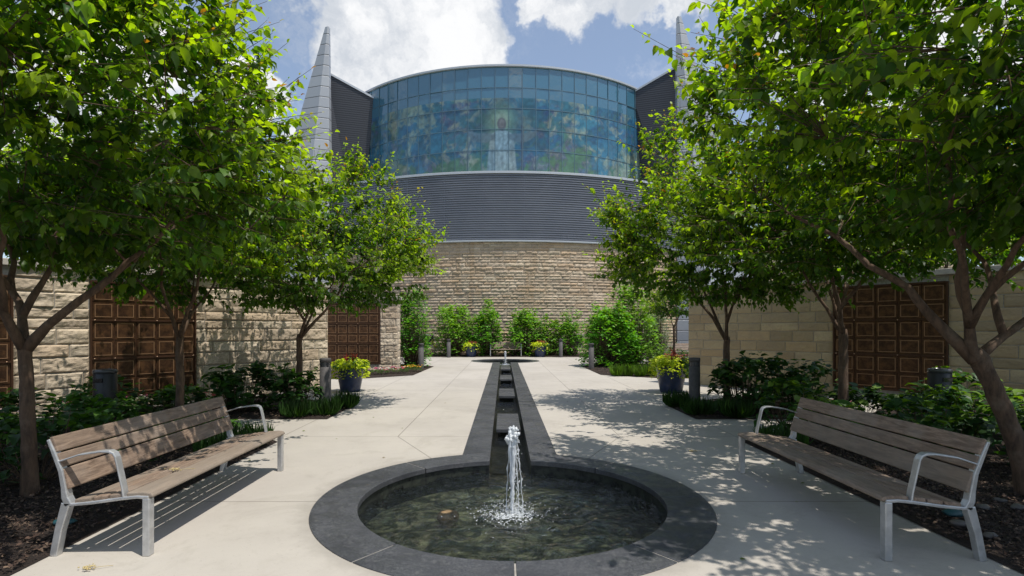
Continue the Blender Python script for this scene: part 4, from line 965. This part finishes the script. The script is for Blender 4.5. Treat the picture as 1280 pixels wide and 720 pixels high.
for i, (x_, y_, r_, h_, n_, ls, c_, lb) in enumerate(far):
    make_bush((x_, y_, .02), r_*1.2, h_, int(n_*2.6), ls*1.1, tuple(q*GB for q in c_), lb, 100+i, group='tall shrubs around the far court', tip=(.16, .26, .03), upright=.1)
make_bush((-4.15, 30.3, .02), .55, .95, 420, .10, (.15, .18, .03), 'low yellowish shrub left of the far bollard by the wall', 120, wid=.7)
make_bush((4.9, 30.4, .02), .7, .9, 420, .10, (.10, .13, .03), 'low mixed shrub at the far right foot of the curved wall', 121, wid=.7)
make_bush((6.9, 25.0, .02), .75, 2.5, 6000, .10, (.13, .19, .18), 'blue-grey conifer-like shrub behind the right planting bed', 122, name='blue_conifer', cat='conifer', wid=.35, upright=.2)
make_bush((5.6, 19.5, .02), .5, .75, 500, .09, (.10, .19, .02), 'small bright shrub behind the grass row on the right', 123)
make_bush((6.6, 21.6, .02), 1.1, .75, 900, .09, (.05, .10, .02), 'low dark hedge clump beneath the small distant tree', 124)
for i in range(7):
    grass_tuft((3.65+.36*i, 17.75-.10*i+(.1 if i % 2 else 0), .02), .24, .36, 260, (.10, .19, .02), 'bright green grass tuft in the edging row before the large right shrub', 130+i, group='grass tufts edging the far right bed')
# bed B shrubs
for i, (x_, y_, r_, h_, n_, lb) in enumerate([(-5.0, 10.05, .72, .82, 900, 'broad-leaved dark shrub left of the slim trunk in the left middle bed'), (-3.98, 10.15, .45, .72, 480, 'dark leafy shrub between the slim trunk and the left bollard'),
        (4.35, 10.0, .62, .95, 850, 'dark bushy shrub around the farthest right trunk'), (5.25, 9.95, .62, .98, 850, 'tall leafy shrub right of the farthest right trunk')]):
    make_bush((x_, y_, .02), r_, h_, n_, .15, DG, lb, 150+i, group='dark shrubs in the middle beds', tip=(.06, .13, .02), name='broadleaf_shrub')
for i, (x_, y_, lb) in enumerate([(-3.3, 9.65, 'dark grass clump in front of the left bollard'), (-3.2, 10.55, 'dark grass clump right of the left bollard'), (-3.7, 9.5, 'dark grass clump left of the left bollard'), (3.45, 9.7, 'dark grass clump in front of the right bollard'), (3.4, 10.7, 'dark grass clump at the tip of the right middle bed'),
                                  (-3.42, 7.0, 'dark grass clump behind the far end of the left bench'), (3.5, 6.9, 'dark grass clump behind the far end of the right bench'), (-3.45, 6.5, 'low grass clump under the left bench back'), (4.0, 9.45, 'spreading dark grass clump beneath the right middle shrubs')]):
    grass_tuft((x_, y_, .02), .34, .30, 330, (.035, .085, .018), lb, 170+i, group='dark grass clumps in the near beds')
# perennials behind benches
left_p = [(-4.15, 7.1), (-4.7, 6.4), (-5.6, 7.3), (-6.4, 8.6), (-5.7, 9.2), (-7.1, 9.5), (-6.2, 10.2), (-4.75, 5.4), (-5.3, 4.7), (-4.9, 4.2), (-6.0, 6.2), (-6.9, 7.6)]
words_l = ['behind the far half of the left bench', 'behind the middle of the left bench', 'right of the dark bin on the left', 'beside the dark bin on the left', 'under the second left tree', 'close to the sunlit wall beside the bin', 'below the sunlit bronze panel', 'just behind the nearest left trunk', 'at the left edge behind the nearest trunk', 'left of the nearest left trunk', 'deeper in the left bed behind the bench', 'near the wall left of the bin']
for i, ((x_, y_), wd_) in enumerate(zip(left_p, words_l)):
    r_ = .42+.08*((i*5) % 3); make_bush((x_, y_, .02), r_, .40+.10*((i*7) % 3)+(.25 if i in (7, 8, 9) else 0), 330, .13, DG if i % 3 else MG, 'low dark green perennial '+wd_, 200+i, group='leafy perennials in the left bed', name='perennial_plant', cat='plant', tip=(.07, .15, .02))
right_p = [(4.3, 7.1), (5.0, 6.5), (5.9, 7.5), (6.7, 8.1), (5.8, 8.8), (7.5, 8.9), (6.4, 6.6), (5.6, 5.6), (6.2, 5.0), (5.4, 4.2), (7.3, 7.4), (4.2, 8.0)]
words_r = ['behind the far half of the right bench', 'behind the middle of the right bench', 'in front of the dark bin on the right', 'beside the dark bin on the right', 'under the second right tree', 'close to the shaded wall by the bin', 'between the bin and the leaning trunk', 'just behind the leaning right trunk', 'at the right edge behind the leaning trunk', 'at the foot of the leaning right trunk', 'near the shaded wall right of the bin', 'at the far end of the right bed']
for i, ((x_, y_), wd_) in enumerate(zip(right_p, words_r)):
    r_ = .45+.09*((i*5) % 3); make_bush((x_, y_, .02), r_, .52+.10*((i*7) % 3), 380, .14, DG if i % 3 else MG, 'leafy green perennial '+wd_, 230+i, group='leafy perennials in the right bed', name='perennial_plant', cat='plant', tip=(.11, .19, .02))
# bedding flowers
def flowers(loc, rx, ry, n, cols, label, seed):
    rs = random.Random(seed); root = empty('flower_clump', loc, 0, label, 'flowers', 'bedding flowers by the walls'); LP = []; LD = []; LN = []; LS = []; LC = []; 
    for i in range(n*4):
        a = rs.random()*6.28; k = rs.random()**.5; LP.append((math.cos(a)*k*rx, math.sin(a)*k*ry, .05+rs.random()*.12)); b = rs.random()*6.28; LD.append((math.cos(b), math.sin(b), .3)); LN.append((0, 0, 1)); LS.append(.06); v = rs.uniform(.6, 1.3); LC.append([.05*v, .11*v, .02*v])
    leaves(LP, LD, LN, LS, LC, 1, 'foliage', 'shrub', root); LP = []; LD = []; LN = []; LS = []; LC = []
    for i in range(n):
        a = rs.random()*6.28; k = rs.random()**.5; q = (math.cos(a)*k*rx, math.sin(a)*k*ry, .16+rs.random()*.08); c = rs.choice(cols)
        for j in range(5):
            b = j*1.257+rs.random(); LP.append(q); LD.append((math.cos(b), math.sin(b)-.2, .25)); LN.append((0, -.3, 1)); LS.append(.032); LC.append(c)
    leaves(LP, LD, LN, LS, LC, 1.2, 'petals', 'petal', root)
PK, WH, RD, YE = [.55, .12, .25], [.7, .62, .62], [.5, .03, .06], [.6, .33, .03]
fl = [(-4.3, 18.1, [PK, WH, RD], 'pink and white flowers at the foot of the far limestone wall'), (-3.75, 18.6, [PK, RD, WH], 'mixed pink flowers at the corner of the far limestone wall'), (-3.35, 19.4, [YE], 'orange-yellow flowers beside the mulch bed corner'),
      (-4.9, 17.7, [WH, PK], 'pale flowers behind the yellow-leaved left pot'), (-6.0, 11.0, [RD], 'red flowers right of the sunlit bronze panel'), (-6.9, 10.4, [PK, WH], 'pink flowers below the sunlit bronze panel'), (-7.6, 9.6, [PK, RD], 'pink flowers against the sunlit wall beside the bin'),
      (-8.2, 8.9, [PK, WH], 'pale pink flowers against the wall at the far left'), (6.2, 9.9, [RD, PK], 'few red flowers beside the shaded niche panel')]
for i, (x_, y_, cs, lb) in enumerate(fl): flowers((x_, y_, .02), .38, .3, 46, cs, lb, 260+i)

# ================================================================== SMALL THINGS
rs = random.Random(5)
words = ['pale', 'grey', 'round', 'flat', 'small', 'large', 'oval', 'dusty', 'tan', 'dull']
for i in range(16):
    x_ = rs.uniform(3.4, 4.3); y_ = rs.uniform(3.5, 4.9); r_ = rs.uniform(.025, .055); mb = MB(); mb.blob((0, 0, 0), r_, (1.2, .9, .55), .3, i, 2); o = mb.build('river_pebble', 'pebble'); o.location = (x_, y_, .04+r_*.25)
    tag(o, 'smooth river pebble lying on the mulch under the right bench back', 'stone', 'river pebbles under the right bench')
mb = MB(); mb.blob((0, 0, 0), .065, (1.3, .9, .5), .3, 30, 2); o = mb.build('painted_stone', 'teal'); o.location = (3.55, 4.35, .07); tag(o, 'teal painted stone among the pebbles behind the right bench', 'stone')
mb = MB(); mb.blob((0, 0, 0), .06, (1.4, .8, .4), .3, 31, 2); o = mb.build('painted_stone', 'teal'); o.location = (-3.45, 4.15, .07); tag(o, 'teal painted stone on the mulch behind the left bench', 'stone')
def litter(loc, label, seed):
    rs = random.Random(seed); mb = MB()
    mb.tube([(0, 0, .004), (.07, .02, .012), (.13, .05, .006)], .0018, 4)
    for i in range(26): mb.blob((rs.gauss(0, .022), rs.gauss(0, .016), .008+rs.random()*.014), rs.uniform(.005, .009), (1, 1, .7), .3, i, 1)
    o = mb.build('fallen_seed_cluster', 'seed'); o.location = loc; tag(o, label, 'plant debris'); return o
litter((-2.75, 3.47, .003), 'dry tan seed cluster on the paving before the left bench', 1)
litter((-2.66, 4.25, .432), 'dry tan seed cluster lying on the left bench seat', 2)
litter((2.3, 6.8, .003), 'dry seed cluster on the shaded paving beyond the right bench', 3)
# dry fallen leaves
for i in range(18):
    sx = rs.choice((-1, 1)); q = (sx*rs.uniform(1.2, 3.15), rs.uniform(3.2, 12), .006); a = rs.random()*6.28
    o = leaves([(0, 0, 0)], [(math.cos(a), math.sin(a), .12)], [(0, 0, 1)], [rs.uniform(.025, .05)], [rs.choice(([.20, .13, .05], [.12, .16, .03], [.10, .06, .03]))], 1.0, 'fallen_leaf', 'shrub'); o.location = q
    tag(o, 'tiny dry leaf fallen on the pale paving', 'leaf', 'fallen leaves scattered on the paving')

def chips(poly, n, seed, lo=.02):
    rs = random.Random(seed); P = []; Dv = []; N_ = []; Sz = []; Cc = []
    (x0, x1, y0, y1) = poly
    for i in range(n):
        x_, y_ = rs.uniform(x0, x1), rs.uniform(y0, y1); a = rs.random()*6.28
        P.append((x_, y_, lo+.012+rs.random()*.03)); Dv.append((math.cos(a), math.sin(a), rs.uniform(-.4, .4))); N_.append((rs.gauss(0, .4), rs.gauss(0, .4), 1)); Sz.append(rs.uniform(.014, .042)); v = rs.uniform(.35, 1.2); Cc.append(rs.choice(([.085*v, .05*v, .034*v], [.05*v, .03*v, .022*v], [.14*v, .095*v, .065*v])))
    return P, Dv, N_, Sz, Cc
A_ = [[], [], [], [], []]
for args in (((-5.6, -3.19, 2.2, 7.4), 16000, 1), ((3.22, 5.6, 2.2, 7.4), 16000, 2), ((-5.0, -3.12, 9.3, 10.7), 1500, 3), ((3.25, 5.2, 9.3, 11.0), 1500, 4), ((-6.3, -4.5, 16.9, 19), 900, 5), ((3.3, 6, 18.2, 22), 1500, 6), ((-4.4, -3.05, 18.1, 22.3), 900, 7)):
    for q, r_ in zip(A_, chips(*args)): q += r_
o = leaves(*A_, .8, 'mulch_chips', 'chip'); tag(o, 'shredded brown bark mulch covering the planting beds', 'mulch', kind='stuff')
